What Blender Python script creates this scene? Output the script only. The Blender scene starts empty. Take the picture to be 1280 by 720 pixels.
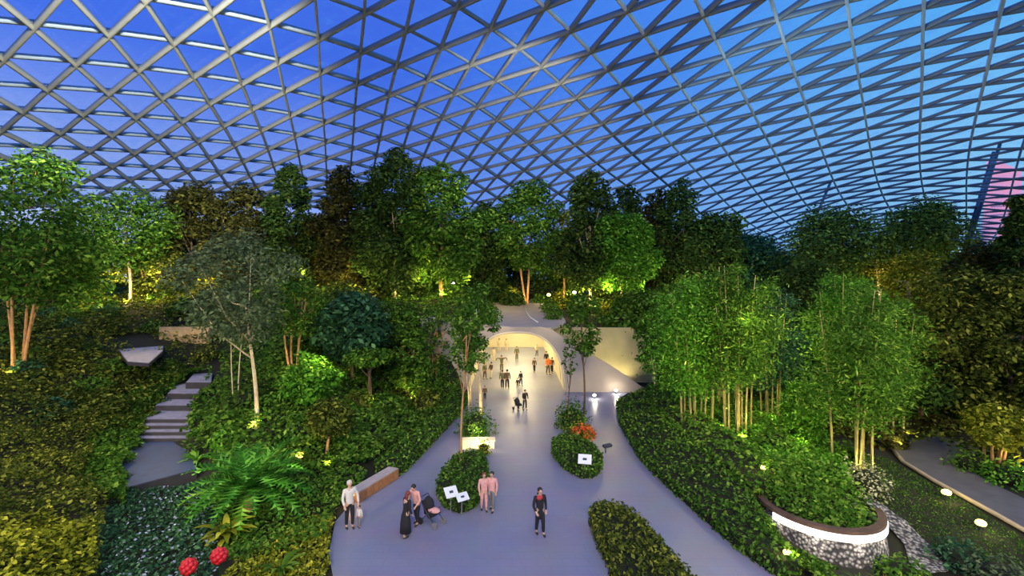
import bpy, bmesh, math, random
import numpy as np
from mathutils import Vector, Matrix
random.seed(7); rng = np.random.default_rng(7)
F, HY, CH = 600.0, 350.0, 9.2          # focal length in px (1280 wide), horizon row, eye height above the plaza
C = bpy.context.scene.collection
PI = math.pi
# roof knots in tenths of a metre, eye at the origin: one row of eight knots per pair of lattice rings
ROOF_X = [[179,412,601,777,953,1126,1298,1488],
[96,324,507,680,853,1029,1205,1395],
[15,240,413,581,749,926,1108,1301],
[-64,160,322,481,642,816,1007,1205],
[-142,82,235,381,535,703,901,1110],
[-220,2,151,284,430,592,792,1017],
[-300,-81,68,190,328,491,688,925],
[-384,-169,-17,99,231,398,592,836],
[-472,-261,-101,16,141,310,505,749],
[-563,-354,-183,-62,57,226,423,665],
[-657,-444,-268,-138,-23,143,344,584],
[-753,-535,-355,-216,-102,60,264,504],
[-849,-629,-443,-297,-182,-25,181,424],
[-944,-726,-533,-383,-265,-112,96,343]]
ROOF_Y = [[-194,-1,201,396,583,788,1019,1253],
[-148,34,231,422,608,804,1028,1261],
[-96,74,265,452,638,828,1043,1272],
[-39,116,302,486,674,862,1065,1287],
[22,162,340,524,713,903,1096,1306],
[85,212,379,564,754,948,1134,1329],
[145,264,420,605,795,991,1176,1356],
[199,317,463,647,837,1030,1216,1388],
[246,370,508,689,878,1067,1253,1422],
[287,421,554,732,919,1103,1287,1456],
[321,472,602,775,959,1139,1318,1488],
[351,520,650,816,999,1174,1346,1516],
[378,562,699,856,1038,1209,1374,1541],
[402,598,746,895,1076,1244,1400,1561]]
ROOF_Z = [[223,208,217,197,121,54,17,13],
[237,220,221,211,154,94,56,50],
[243,228,223,216,174,124,84,77],
[241,232,222,215,183,143,103,93],
[231,230,219,207,180,149,111,97],
[214,225,211,196,169,138,107,91],
[192,215,201,184,156,117,89,75],
[169,200,193,169,141,94,63,51],
[147,183,184,157,122,71,30,18],
[126,164,173,149,103,46,-6,-23],
[109,145,159,145,89,21,-43,-69],
[97,128,142,143,82,-3,-81,-119],
[90,113,126,140,82,-22,-118,-172],
[88,98,108,136,90,-35,-153,-225]]
def spline_rows(xk, x):
    """Weights that carry knot values at xk to values at x (natural cubic spline)."""
    n = len(xk); A = np.zeros((n,n)); B = np.zeros((n,n)); h = np.diff(xk); A[0,0] = A[-1,-1] = 1
    for i in range(1, n-1):
        A[i,i-1] = h[i-1]; A[i,i] = 2*(h[i-1]+h[i]); A[i,i+1] = h[i]; B[i,i-1] = 6/h[i-1]; B[i,i] = -6/h[i-1]-6/h[i]; B[i,i+1] = 6/h[i]
    S = np.linalg.solve(A, B); W = np.zeros((len(x), n))
    for r, t in enumerate(x):
        i = min(max(int(np.searchsorted(xk, t))-1, 0), n-2); a = (xk[i+1]-t)/h[i]; b = 1-a; W[r,i] += a; W[r,i+1] += b
        W[r] += ((a**3-a)*S[i] + (b**3-b)*S[i+1]) * h[i]**2/6
    return W

# ------------------------------------------------------------------ helpers
def wx(px, Y): return (px - 640.0) / F * Y
def wz(py, Y): return CH - (py - HY) / F * Y
def g0(px, py, z=0.0):
    Y = (CH - z) * F / (py - HY); return (wx(px, Y), Y)

def new_mat(name, rough=0.8):
    m = bpy.data.materials.new(name); m.use_nodes = True
    nt = m.node_tree; b = nt.nodes['Principled BSDF']; b.inputs['Roughness'].default_value = rough
    return m, nt, b
def mat_plain(name, col, rough=0.8, metal=0.0, var=0.15, scale=3.0, emit=None, es=0.0, bump=0.0):
    m, nt, b = new_mat(name, rough)
    tc = nt.nodes.new('ShaderNodeTexCoord'); n = nt.nodes.new('ShaderNodeTexNoise'); n.inputs['Scale'].default_value = scale
    n.inputs['Detail'].default_value = 5
    r = nt.nodes.new('ShaderNodeValToRGB')
    lo = [c * (1 - var) for c in col] + [1]; hi = [min(1, c * (1 + var)) for c in col] + [1]
    r.color_ramp.elements[0].color = lo; r.color_ramp.elements[1].color = hi
    r.color_ramp.elements[0].position = .3; r.color_ramp.elements[1].position = .7
    nt.links.new(tc.outputs['Object'], n.inputs['Vector']); nt.links.new(n.outputs['Fac'], r.inputs['Fac'])
    nt.links.new(r.outputs['Color'], b.inputs['Base Color']); b.inputs['Metallic'].default_value = metal
    if emit:
        b.inputs['Emission Color'].default_value = (*emit, 1); b.inputs['Emission Strength'].default_value = es
    if bump:
        bp = nt.nodes.new('ShaderNodeBump'); bp.inputs['Strength'].default_value = bump
        nt.links.new(n.outputs['Fac'], bp.inputs['Height']); nt.links.new(bp.outputs['Normal'], b.inputs['Normal'])
    return m
def mat_leaf(name, dark, mid, light, trans=0.35):
    m = bpy.data.materials.new(name); m.use_nodes = True; nt = m.node_tree; nt.nodes.clear()
    o = nt.nodes.new('ShaderNodeOutputMaterial'); a = nt.nodes.new('ShaderNodeAttribute'); a.attribute_name = 'shade'
    r = nt.nodes.new('ShaderNodeValToRGB'); e = r.color_ramp.elements
    e[0].color = (*dark, 1); e[1].color = (*light, 1); k = e.new(.5); k.color = (*mid, 1)
    d = nt.nodes.new('ShaderNodeBsdfDiffuse'); t = nt.nodes.new('ShaderNodeBsdfTranslucent'); mx = nt.nodes.new('ShaderNodeMixShader')
    mx.inputs[0].default_value = trans
    nt.links.new(a.outputs['Fac'], r.inputs['Fac']); nt.links.new(r.outputs['Color'], d.inputs['Color']); nt.links.new(r.outputs['Color'], t.inputs['Color'])
    nt.links.new(d.outputs[0], mx.inputs[1]); nt.links.new(t.outputs[0], mx.inputs[2]); nt.links.new(mx.outputs[0], o.inputs['Surface'])
    return m

L = {
 'dark':   mat_leaf('leaf_dark', (.016,.035,.011), (.047,.101,.022), (.182,.274,.055)),
 'brown':  mat_leaf('leaf_bronze', (.024,.027,.011), (.068,.074,.019), (.219,.219,.055)),
 'green':  mat_leaf('leaf_green', (.022,.068,.011), (.074,.189,.024), (.311,.493,.073)),
 'bright': mat_leaf('leaf_bright', (.032,.115,.011), (.101,.311,.030), (.401,.729,.109)),
 'yellow': mat_leaf('leaf_yellow_lit', (.054,.074,.008), (.216,.257,.022), (.765,.765,.092)),  # yellow lamp light put into the leaf colour
 'silver': mat_leaf('leaf_silver', (.040,.070,.035), (.110,.165,.085), (.24,.30,.16)),
 'hedge':  mat_leaf('leaf_hedge', (.016,.049,.008), (.054,.142,.019), (.255,.437,.073), .25),
 'olive':  mat_leaf('leaf_olive', (.020,.032,.007), (.082,.118,.020), (.459,.499,.081)),
 'teal':   mat_leaf('leaf_teal', (.014,.049,.024), (.041,.121,.061), (.163,.347,.163)),
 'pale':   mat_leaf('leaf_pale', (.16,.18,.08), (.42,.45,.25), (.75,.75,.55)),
 'flower_blue': mat_leaf('petal_blue_white', (.14,.18,.28), (.28,.34,.48), (.55,.62,.78), .2),
 'flower_orange': mat_leaf('petal_orange', (.45,.06,.02), (.75,.18,.06), (.9,.45,.2), .3),
 'palm':   mat_leaf('leaf_palm', (.014,.068,.011), (.047,.203,.024), (.238,.620,.092), .3),
}
M = {
 'bark_pale': mat_plain('bark_pale', (.46,.38,.26), .85, var=.3, scale=4),
 'bark_orange': mat_plain('bark_orange', (.42,.23,.10), .85, var=.3, scale=4),
 'bark_dark': mat_plain('bark_dark', (.09,.06,.04), .9, var=.3, scale=4),
 'culm': mat_plain('bamboo_culm', (.34,.30,.10), .5, var=.3, scale=3),
 'concrete': mat_plain('pale_concrete', (.42,.37,.33), .7, var=.08, scale=.7),
 'olive_wall': mat_plain('olive_render', (.46,.41,.21), .8, var=.12, scale=.8),
 'tunnel': mat_plain('cream_plaster', (.80,.72,.52), .7, var=.06, scale=.6),
 'steel': mat_plain('grey_steel', (.19,.205,.21), .5, metal=.1, var=.06, scale=1),
 'steel_lit': mat_plain('lit_ring_steel', (.70,.76,.82), .4, metal=.1, var=.06, scale=1),
 'steel_shaded': mat_plain('shaded_ring_steel', (.14,.19,.27), .6, var=.06, scale=1),
 'steel_dark': mat_plain('dark_steel', (.05,.06,.08), .5, metal=.3, var=.1),
 'stone_blue': mat_plain('blue_grey_slab', (.055,.085,.17), .55, var=.15, scale=2),
 'stone_step': mat_plain('pale_step_stone', (.33,.32,.40), .7, var=.15, scale=3),
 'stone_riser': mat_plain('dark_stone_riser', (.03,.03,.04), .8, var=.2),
 'sandstone': mat_plain('sandstone', (.42,.30,.17), .8, var=.2, scale=3),
 'brown_wall': mat_plain('dark_brown_timber', (.075,.045,.035), .8, var=.3, scale=3),
 'wood': mat_plain('bench_wood', (.38,.16,.06), .5, var=.25, scale=6),
 'bench_top': mat_plain('bench_top', (.45,.40,.42), .5, var=.1),
 'asphalt': mat_plain('dark_path', (.10,.10,.12), .6, var=.15, scale=2),
 'path_edge': mat_plain('path_edge', (.40,.33,.24), .7, var=.1),
 'soil': mat_plain('soil', (.012,.014,.007), .95, var=.4, scale=.8),
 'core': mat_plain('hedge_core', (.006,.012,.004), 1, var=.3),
 'skin': mat_plain('skin', (.55,.34,.24), .6, var=.05),
 'hair_black': mat_plain('black_hair', (.012,.010,.010), .5, var=.2),
 'hair_red': mat_plain('reddish_hair', (.16,.03,.02), .5, var=.2),
 'hair_grey': mat_plain('pale_hair', (.5,.48,.42), .6, var=.1),
 'black': mat_plain('black_cloth', (.012,.012,.016), .85, var=.2),
 'navy': mat_plain('navy_cloth', (.02,.025,.05), .85, var=.2),
 'white': mat_plain('white_cloth', (.62,.60,.60), .85, var=.1, scale=20),
 'pink': mat_plain('pink_cloth', (.70,.36,.34), .85, var=.15, scale=12),
 'red': mat_plain('red_cloth', (.45,.04,.05), .85, var=.15),
 'grey': mat_plain('grey_cloth', (.16,.17,.19), .85, var=.15),
 'cream': mat_plain('cream_cloth', (.70,.62,.45), .85, var=.1),
 'orange': mat_plain('orange_cloth', (.85,.20,.03), .85, var=.1),
 'brown': mat_plain('brown_cloth', (.13,.075,.04), .85, var=.2),
 'olive': mat_plain('olive_cloth', (.14,.14,.06), .85, var=.2),
 'shoe': mat_plain('dark_shoe', (.02,.02,.02), .6, var=.1),
 'shoe_w': mat_plain('white_shoe', (.6,.6,.6), .6, var=.1),
 'panel': mat_plain('white_panel', (.75,.80,.82), .4, var=.03),
 'panel_mark': mat_plain('panel_mark', (.03,.05,.09), .5, var=.05),
 'petal_red': mat_plain('red_petal', (.50,.008,.018), .5, var=.25, scale=12),
 'lamp': mat_plain('lamp_glow', (1,.85,.5), .5, emit=(1,.74,.16), es=4),
 'lamp_white': mat_plain('lamp_glow_white', (1,.95,.85), .5, emit=(1,.90,.72), es=14),
 'lamp_orange': mat_plain('lamp_glow_orange', (1,.6,.2), .5, emit=(1,.55,.10), es=7),
 'led': mat_plain('led_strip', (1,.95,.85), .5, emit=(1,.86,.68), es=1.7),
 'pink_tower': mat_plain('pink_lit_facade', (.6,.25,.32), .6, emit=(.95,.36,.42), es=.85),
 'tower_line': mat_plain('tower_floor_line', (.3,.18,.28), .6, emit=(.45,.2,.3), es=.3),
}

def tag(o, label=None, cat=None, group=None, kind=None):
    if label: o['label'] = label
    if cat: o['category'] = cat
    if group: o['group'] = group
    if kind: o['kind'] = kind
    return o
def empty(name, loc=(0,0,0), rz=0.0, label=None, cat=None, group=None, kind=None):
    o = bpy.data.objects.new(name, None); C.objects.link(o); o.location = loc; o.rotation_euler = (0,0,rz); o.empty_display_size = .2
    return tag(o, label, cat, group, kind)
def mesh_np(name, V, faces, mats, parent=None, fm=None, shade=None, smooth=False, loc=None):
    """V n x 3 array; faces: m x k int array (all the same k) or a list of index lists."""
    me = bpy.data.meshes.new(name); V = np.asarray(V, dtype=np.float32)
    if isinstance(faces, np.ndarray):
        m, k = faces.shape
        me.vertices.add(len(V)); me.vertices.foreach_set('co', V.ravel())
        me.loops.add(m * k); me.loops.foreach_set('vertex_index', faces.astype(np.int32).ravel())
        me.polygons.add(m); me.polygons.foreach_set('loop_start', np.arange(m, dtype=np.int32) * k)
        me.update(calc_edges=True)
    else:
        me.from_pydata([tuple(map(float, v)) for v in V], [], [list(f) for f in faces]); me.update()
    for mt in (mats if isinstance(mats, (list, tuple)) else [mats]): me.materials.append(mt)
    if fm is not None: me.polygons.foreach_set('material_index', np.asarray(fm, dtype=np.int32))
    if shade is not None:
        at = me.attributes.new('shade', 'FLOAT', 'FACE'); at.data.foreach_set('value', np.asarray(shade, dtype=np.float32))
    if smooth: me.polygons.foreach_set('use_smooth', np.ones(len(me.polygons), dtype=bool))
    o = bpy.data.objects.new(name, me); C.objects.link(o)
    if parent is not None: o.parent = parent
    if loc is not None: o.location = loc
    return o
class MB:
    """Collects boxes, tubes, lathes and loose faces into ONE mesh."""
    def __init__(s): s.v = []; s.f = []; s.m = []
    def add(s, V, Fs, mi=0):
        b = len(s.v); s.v += [tuple(p) for p in V]; s.f += [[b + i for i in q] for q in Fs]; s.m += [mi] * len(Fs); return s
    def box(s, c, d, rz=0.0, mi=0, rx=0.0):
        R = Matrix.Rotation(rz, 3, 'Z') @ Matrix.Rotation(rx, 3, 'X'); V = []
        for sx in (-.5, .5):
            for sy in (-.5, .5):
                for sz in (-.5, .5): V.append(Vector(c) + R @ Vector((sx * d[0], sy * d[1], sz * d[2])))
        return s.add(V, [(0,1,3,2),(4,6,7,5),(0,4,5,1),(2,3,7,6),(0,2,6,4),(1,5,7,3)], mi)
    def tube(s, pts, rad, n=7, mi=0, cap=True):
        pts = [Vector(p) for p in pts]; rad = [rad] * len(pts) if isinstance(rad, (int, float)) else rad; V = []; up = None
        for i, p in enumerate(pts):
            t = (pts[min(i+1, len(pts)-1)] - pts[max(i-1, 0)]).normalized()
            a = Vector((1,0,0)) if abs(t.x) < .9 else Vector((0,1,0))
            u = t.cross(a).normalized() if up is None else (up - t * up.dot(t)).normalized()
            up = u; w = t.cross(u)
            for k in range(n):
                g = 2 * PI * k / n; V.append(p + (u * math.cos(g) + w * math.sin(g)) * rad[i])
        Fs = [(i*n+k, i*n+(k+1)%n, (i+1)*n+(k+1)%n, (i+1)*n+k) for i in range(len(pts)-1) for k in range(n)]
        if cap: Fs += [tuple(range(n))[::-1], tuple((len(pts)-1)*n + k for k in range(n))]
        return s.add(V, Fs, mi)
    def lathe(s, prof, c=(0,0,0), n=14, mi=0):
        V = []; m = len(prof)
        for r, z in prof:
            for k in range(n): V.append((c[0] + r*math.cos(2*PI*k/n), c[1] + r*math.sin(2*PI*k/n), c[2] + z))
        Fs = [(i*n+k, i*n+(k+1)%n, (i+1)*n+(k+1)%n, (i+1)*n+k) for i in range(m-1) for k in range(n)]
        return s.add(V, Fs, mi)
    def ell(s, c, r, n=10, m=6, mi=0, R=None):
        V = []
        for i in range(m+1):
            a = PI * i / m
            for k in range(n):
                p = Vector((r[0]*math.sin(a)*math.cos(2*PI*k/n), r[1]*math.sin(a)*math.sin(2*PI*k/n), r[2]*math.cos(a)))
                V.append(Vector(c) + (R @ p if R else p))
        Fs = [(i*n+k, (i+1)*n+k, (i+1)*n+(k+1)%n, i*n+(k+1)%n) for i in range(m) for k in range(n)]
        return s.add(V, Fs, mi)
    def build(s, name, mats, parent=None, smooth=False, loc=None):
        return mesh_np(name, s.v, s.f, mats, parent, fm=s.m, smooth=smooth, loc=loc)

# ------------------------------------------------------------------ terrain
CTRL = np.array([
 # X, Y, Z
 (-13,12,1.0),(-25.6,24,3.2),(-16.5,17,1.3),(-9,13,.2),(-12.6,17,.3),(-10,17.5,.3),(-16,20.5,.45),(-14.2,21.6,.5),
 (-18.6,25.0,.8),(-19.6,27.2,1.25),(-20.4,29,1.55),(-21,30.7,1.9),(-21,32.4,2.35),(-27,34,4.15),(-28.5,28,3.6),(-36,48,7.0),(-48,45,5.6),
 (-12.8,24,2.0),(-14.2,31,3.3),(-8,21,.35),(-10.4,31,1.8),(-11.5,40,3.6),(-7,37,1.0),(-9,32,.9),(-7.5,26,.4),(-7.0,23,.3),
 (-11.7,50,6.7),(-7.5,52,7.2),(-19,48,6.8),(-3.7,55,6.4),(-5,44,5.6),(-8,43,5.0),(0,42,5.2),(1,55,6.0),(4,47,5.5),(8,46,5.0),(12,46,5.0),
 (13.5,43,3.0),(10.5,24.5,1.0),(10.5,31,.8),(12,36,.8),(11,20.5,.7),(12.5,19,.7),(14.5,24,.9),(9.5,18.4,.5),
 (19.5,21.7,.5),(19.2,18,.4),(16,19,.4),(14,15,-.3),(11,14,-.2),(11.3,15.6,-.5),(13.2,15.7,-.5),(9.6,16.3,-.35),(14.4,17.2,-.35),(20,14,.1),(23,22,.8),(30,32,1.7),(22,36,2.2),(38,50,5),(26,50,5.4),(14,52,5.7),(9,52,5.7),(54,50,5),
 (-30,12,1.6),(-60,30,4),(-70,60,7),(0,75,7.2),(30,75,7),(-40,75,8),(70,70,6),(40,20,1),(-20,110,8),(40,110,7.5),(90,120,7),(-90,110,8),(30,5,0.2),(-20,0,1.0),(60,20,2)],
 dtype=float)
def _tps(r2): return r2 * np.log(r2 + 1e-6)
_n = len(CTRL); _D = ((CTRL[:, None, :2] - CTRL[None, :, :2]) ** 2).sum(2)
_A = np.zeros((_n+3, _n+3)); _A[:_n, :_n] = _tps(_D) + np.eye(_n) * 6.0
_A[:_n, _n] = 1; _A[:_n, _n+1:] = CTRL[:, :2]; _A[_n, :_n] = 1; _A[_n+1:, :_n] = CTRL[:, :2].T
_W = np.linalg.solve(_A, np.concatenate([CTRL[:, 2], np.zeros(3)]))
def t_raw(x, y):
    x = np.asarray(x, float); y = np.asarray(y, float); sh = x.shape; p = np.stack([x.ravel(), y.ravel()], 1)
    out = np.empty(len(p))
    for a in range(0, len(p), 20000):
        q = p[a:a+20000]; r2 = ((q[:, None] - CTRL[None, :, :2]) ** 2).sum(2)
        out[a:a+20000] = _tps(r2) @ _W[:_n] + _W[_n] + q @ _W[_n+1:]
    return out.reshape(sh)
LEFT_EDGE = [g0(*p) for p in [(416,720),(411,692),(419,652),(438,630),(447,627),(500,595),(531,565),(556,538),(579,512)]]
RIGHT_EDGE = [g0(*p) for p in [(772,510),(776,532),(800,575),(831,606),(880,650),(926,690),(970,720)]]
PLAZA = [(-6.2,-2)] + [(-5.6,8)] + LEFT_EDGE + [(-3.4,36.5),(-3.9,39.6)] + [(4.6,39.6),(9.6,39.4),(8.2,37.0)] + RIGHT_EDGE + [(13,8),(15,-2)]
FLAT = [(-6.2,-2),(-5.6,8)] + LEFT_EDGE + [(-3.4,36.5),(-3.4,39.9),(4.6,39.9),(4.6,42.6),(13.0,42.6),(12.0,39.0),(8.8,36.5)] + RIGHT_EDGE + [(13,8),(15,-2)]
def poly_sd(x, y, poly):
    x = np.asarray(x, float); y = np.asarray(y, float); ins = np.zeros(x.shape, bool); d = np.full(x.shape, 1e9); n = len(poly)
    for i in range(n):
        (ax, ay), (bx, by) = poly[i], poly[(i+1) % n]
        ins ^= ((ay > y) != (by > y)) & (x < (bx-ax) * (y-ay) / (by-ay + 1e-12) + ax)
        ex, ey = bx-ax, by-ay; t = np.clip(((x-ax)*ex + (y-ay)*ey) / (ex*ex + ey*ey + 1e-12), 0, 1)
        d = np.minimum(d, np.hypot(x-ax-t*ex, y-ay-t*ey))
    return np.where(ins, -d, d)
def tz(x, y):
    z = np.maximum(t_raw(x, y), -.4); d = poly_sd(x, y, FLAT); s = np.clip(d / 2.0, 0, 1); s = s*s*(3-2*s)
    return np.where(d < 0, -.06, -.06 + (z + .06) * s)
def tzf(x, y): return float(tz(np.array([x]), np.array([y]))[0])

gx = np.concatenate([np.arange(-130,-40,3.0), np.arange(-40,40,.5), np.arange(40,131,3.0)])
gy = np.concatenate([np.arange(-6,60,.5), np.arange(60,150,3.0)])
GX, GY = np.meshgrid(gx, gy); GZ = tz(GX, GY)
ny, nx = GX.shape; idx = np.arange(nx*ny).reshape(ny, nx)
quads = np.stack([idx[:-1,:-1], idx[:-1,1:], idx[1:,1:], idx[1:,:-1]], -1).reshape(-1, 4)
V = np.stack([GX, GY, GZ], -1).reshape(-1, 3); cc = V[quads].mean(1)
hole = (cc[:,0] > -3.7) & (cc[:,0] < 4.35) & (cc[:,1] > 39.2) & (cc[:,1] < 66.6)
ground = mesh_np('ground', V, quads[~hole], M['soil'], smooth=True); tag(ground, 'dark planted soil of the terraced garden hillside', kind='structure')

# ------------------------------------------------------------------ plaza floor, tunnel, walls
def floor_mat():
    m, nt, b = new_mat('plaza_stone', .38)
    tc = nt.nodes.new('ShaderNodeTexCoord'); br = nt.nodes.new('ShaderNodeTexBrick'); br.inputs['Scale'].default_value = .6
    br.inputs['Color1'].default_value = (.25,.268,.40,1); br.inputs['Color2'].default_value = (.242,.26,.39,1); br.inputs['Mortar'].default_value = (.228,.243,.365,1)
    br.inputs['Mortar Size'].default_value = .008; n = nt.nodes.new('ShaderNodeTexNoise'); n.inputs['Scale'].default_value = .5; n.inputs['Detail'].default_value = 6
    mx = nt.nodes.new('ShaderNodeMix'); mx.data_type = 'RGBA'; mx.blend_type = 'MULTIPLY'; mx.inputs['Factor'].default_value = .35
    rr = nt.nodes.new('ShaderNodeMapRange'); rr.inputs['To Min'].default_value = .28; rr.inputs['To Max'].default_value = .5
    nt.links.new(tc.outputs['Object'], br.inputs['Vector']); nt.links.new(tc.outputs['Object'], n.inputs['Vector'])
    nt.links.new(br.outputs['Color'], mx.inputs['A']); nt.links.new(n.outputs['Color'], mx.inputs['B']); nt.links.new(mx.outputs['Result'], b.inputs['Base Color'])
    nt.links.new(n.outputs['Fac'], rr.inputs['Value']); nt.links.new(rr.outputs['Result'], b.inputs['Roughness'])
    return m
M['plaza'] = floor_mat()
pl = PLAZA[:]; k = pl.index((-3.9,39.6)); pl[k+1:k+1] = [(-3.9,66.0),(4.7,66.0)]
bm = bmesh.new(); vs = [bm.verts.new((x, y, 0)) for x, y in pl]; bm.faces.new(vs); bmesh.ops.triangulate(bm, faces=bm.faces[:])
me = bpy.data.meshes.new('floor'); bm.to_mesh(me); bm.free(); me.materials.append(M['plaza'])
for p in me.polygons:
    if p.normal.z < 0: p.flip()
fl = bpy.data.objects.new('floor', me); C.objects.link(fl); tag(fl, 'smooth lavender grey stone paving of the open plaza', kind='structure')

ACX, AHW, AH = .40, 3.95, 4.9        # portal centre, half width, height
def arch(x):
    u = abs(x - ACX) / AHW
    return 0.0 if u >= 1 else AH * (1 - u ** 2.6) ** (1 / 2.2)
def top_front(x):
    return float(np.interp(x, [-7.5,-4,-2.0,0,2.4,3.2,5.27,7.9,9.6,10.9], [6.2,5.9,5.5,5.35,5.35,5.2,3.7,2.3,1.2,.25]))
xs = sorted(set(list(np.linspace(-7.5, 10.9, 60)) + list(ACX - AHW*np.cos(np.linspace(0, PI, 49)))))
Y0, Y1 = 39.4, 39.9
def strip_wall(name, xs, lo, hi, Y0, Y1, mat, label):
    V = []; Fs = []
    for x in xs: V += [(x,Y0,lo(x)),(x,Y0,hi(x)),(x,Y1,hi(x)),(x,Y1,lo(x))]
    for i in range(len(xs)-1):
        for a in range(4):
            b = (a+1) % 4; Fs.append((4*i+a, 4*(i+1)+a, 4*(i+1)+b, 4*i+b))
    Fs += [(0,1,2,3), tuple(4*(len(xs)-1)+q for q in (3,2,1,0))]
    return tag(mesh_np(name, V, Fs, mat), label, kind='structure')
strip_wall('wall_front', xs, lambda x: max(-.1, arch(x)) if abs(x-ACX) < AHW else -.1, top_front, Y0, Y1, M['concrete'], 'pale grey concrete front wall with arched tunnel mouth and swept top')
strip_wall('wall_back', list(np.linspace(2.9,12.9,48)), lambda x: arch(x)+.08 if x < ACX+AHW else -.1,
           lambda x: float(np.interp(x, [2.9,4.6,6.8,10.7,11.4,12.1,12.9], [5.2,5.0,4.95,4.95,4.3,3.4,2.0])), 42.7, 43.1, M['olive_wall'], 'olive lit curved retaining wall behind the front wall')
rim = MB(); rim.tube([(x, 39.36, arch(x)) for x in np.linspace(ACX-AHW+.001, ACX+AHW-.001, 50)], .09, 6)
tag(rim.build('trim_1', M['tunnel'], smooth=True), 'thin cream rim round the tunnel mouth', kind='structure')
V = []; Fs = []; ax = np.array([x for x in xs if abs(x-ACX) <= AHW+1e-6]); ys = [39.9, 46, 52, 58, 65.8]
for y in ys:
    for x in ax: V.append((x, y, max(arch(x) - .004*(y-39.9), 0)))
n_ = len(ax)
for j in range(len(ys)-1):
    for i in range(n_-1): Fs.append((j*n_+i, (j+1)*n_+i, (j+1)*n_+i+1, j*n_+i+1))
b0 = len(V); V += [(x, 65.8, 0) for x in ax]
for i in range(n_-1): Fs.append((b0+i, b0+i+1, (len(ys)-1)*n_+i+1, (len(ys)-1)*n_+i))
tag(mesh_np('wall_tunnel', V, Fs, M['tunnel'], smooth=True), 'cream glowing inner wall of the tunnel', kind='structure')
# terrace path above the tunnel, with a kerb line curving away
pts_r = [(3.2,39.9),(4.0,41.5),(4.9,43.2),(5.1,48),(4.6,55),(5.2,67)]; pts_l = [(-3.6,39.9),(-3.4,43),(-3.3,48),(-3.2,55),(-3.3,67)]
def zt(y): return float(np.interp(y, [39.9,43,48,55,67], [5.25,5.35,5.65,6.2,6.9]))
poly = pts_l[::-1] + pts_r
bm = bmesh.new(); yy = np.linspace(39.9, 67, 20)
for i in range(19):
    q = []
    for y, s in ((yy[i],0),(yy[i],1),(yy[i+1],1),(yy[i+1],0)):
        P_ = pts_r if s else pts_l; q.append(bm.verts.new((float(np.interp(y, [p[1] for p in P_], [p[0] for p in P_])), y, zt(y))))
    bm.faces.new(q)
bmesh.ops.remove_doubles(bm, verts=bm.verts[:], dist=.001)
r = bmesh.ops.extrude_face_region(bm, geom=bm.faces[:]); bmesh.ops.translate(bm, vec=(0,0,-.25), verts=[v for v in r['geom'] if isinstance(v, bmesh.types.BMVert)])
bmesh.ops.recalc_face_normals(bm, faces=bm.faces[:]); me = bpy.data.meshes.new('path'); bm.to_mesh(me); bm.free(); me.materials.append(M['concrete'])
o = bpy.data.objects.new('path', me); C.objects.link(o); tag(o, 'pale grey footpath running over the top of the tunnel', kind='structure')
kb = MB()
for off in (0.0,):
    kb.tube([(wx(a, Yk), Yk, zt(Yk)+.08) for a, Yk in ((656,55),(658,50),(663,46),(672,43))] , .06, 5)
tag(kb.build('trim_2', M['panel'], smooth=True), 'thin pale kerb line along the footpath above the tunnel', kind='structure')

# ------------------------------------------------------------------ glass roof
knots = np.stack([ROOF_X, ROOF_Y, ROOF_Z], -1) / 10.0
RP = np.einsum('ja,ib,abc->jic', spline_rows(np.arange(0,27,2.0), np.arange(27)), spline_rows(np.arange(0,43,6.0), np.arange(43)), knots) + np.array([0,0,CH]); NJ, NI = RP.shape[:2]
du = np.gradient(RP, axis=1); dv = np.gradient(RP, axis=0); RN = np.cross(du, dv); RN /= np.linalg.norm(RN, axis=2, keepdims=True)
RN[RN[:,:,2] < 0] *= -1
ok = RP[:,:,2] > -1.0
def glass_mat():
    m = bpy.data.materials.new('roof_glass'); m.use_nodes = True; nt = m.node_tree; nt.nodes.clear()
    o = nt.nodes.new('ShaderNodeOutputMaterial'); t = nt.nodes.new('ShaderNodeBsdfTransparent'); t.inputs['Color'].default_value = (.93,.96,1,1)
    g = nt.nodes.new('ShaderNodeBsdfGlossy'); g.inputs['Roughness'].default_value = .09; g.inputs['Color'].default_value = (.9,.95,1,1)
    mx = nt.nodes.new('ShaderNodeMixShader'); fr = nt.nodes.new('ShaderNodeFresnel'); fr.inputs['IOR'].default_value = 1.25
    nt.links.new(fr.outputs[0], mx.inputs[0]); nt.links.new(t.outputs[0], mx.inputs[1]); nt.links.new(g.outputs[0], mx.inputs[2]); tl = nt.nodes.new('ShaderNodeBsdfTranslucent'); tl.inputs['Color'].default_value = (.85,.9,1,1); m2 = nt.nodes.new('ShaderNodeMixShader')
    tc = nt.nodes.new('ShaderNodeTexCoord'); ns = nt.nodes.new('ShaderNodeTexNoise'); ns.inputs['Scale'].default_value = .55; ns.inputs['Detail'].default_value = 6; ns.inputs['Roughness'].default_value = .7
    mr = nt.nodes.new('ShaderNodeMapRange'); mr.inputs['From Min'].default_value = .48; mr.inputs['From Max'].default_value = .80; mr.inputs['To Min'].default_value = .03; mr.inputs['To Max'].default_value = .55  # pale translucent noise patches stand for reflections in the panes
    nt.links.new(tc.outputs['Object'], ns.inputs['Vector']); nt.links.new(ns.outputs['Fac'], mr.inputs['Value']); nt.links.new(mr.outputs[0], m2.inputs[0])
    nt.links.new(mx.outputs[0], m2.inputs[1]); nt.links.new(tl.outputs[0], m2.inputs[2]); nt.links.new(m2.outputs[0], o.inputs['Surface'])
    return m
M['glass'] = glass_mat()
roof = empty('ceiling', (0,0,0), label='vaulted glass roof on a triangulated grey steel lattice', kind='structure')
GP = RP + RN * .22; ids = np.arange(NJ*NI).reshape(NJ, NI); tri = []
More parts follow.
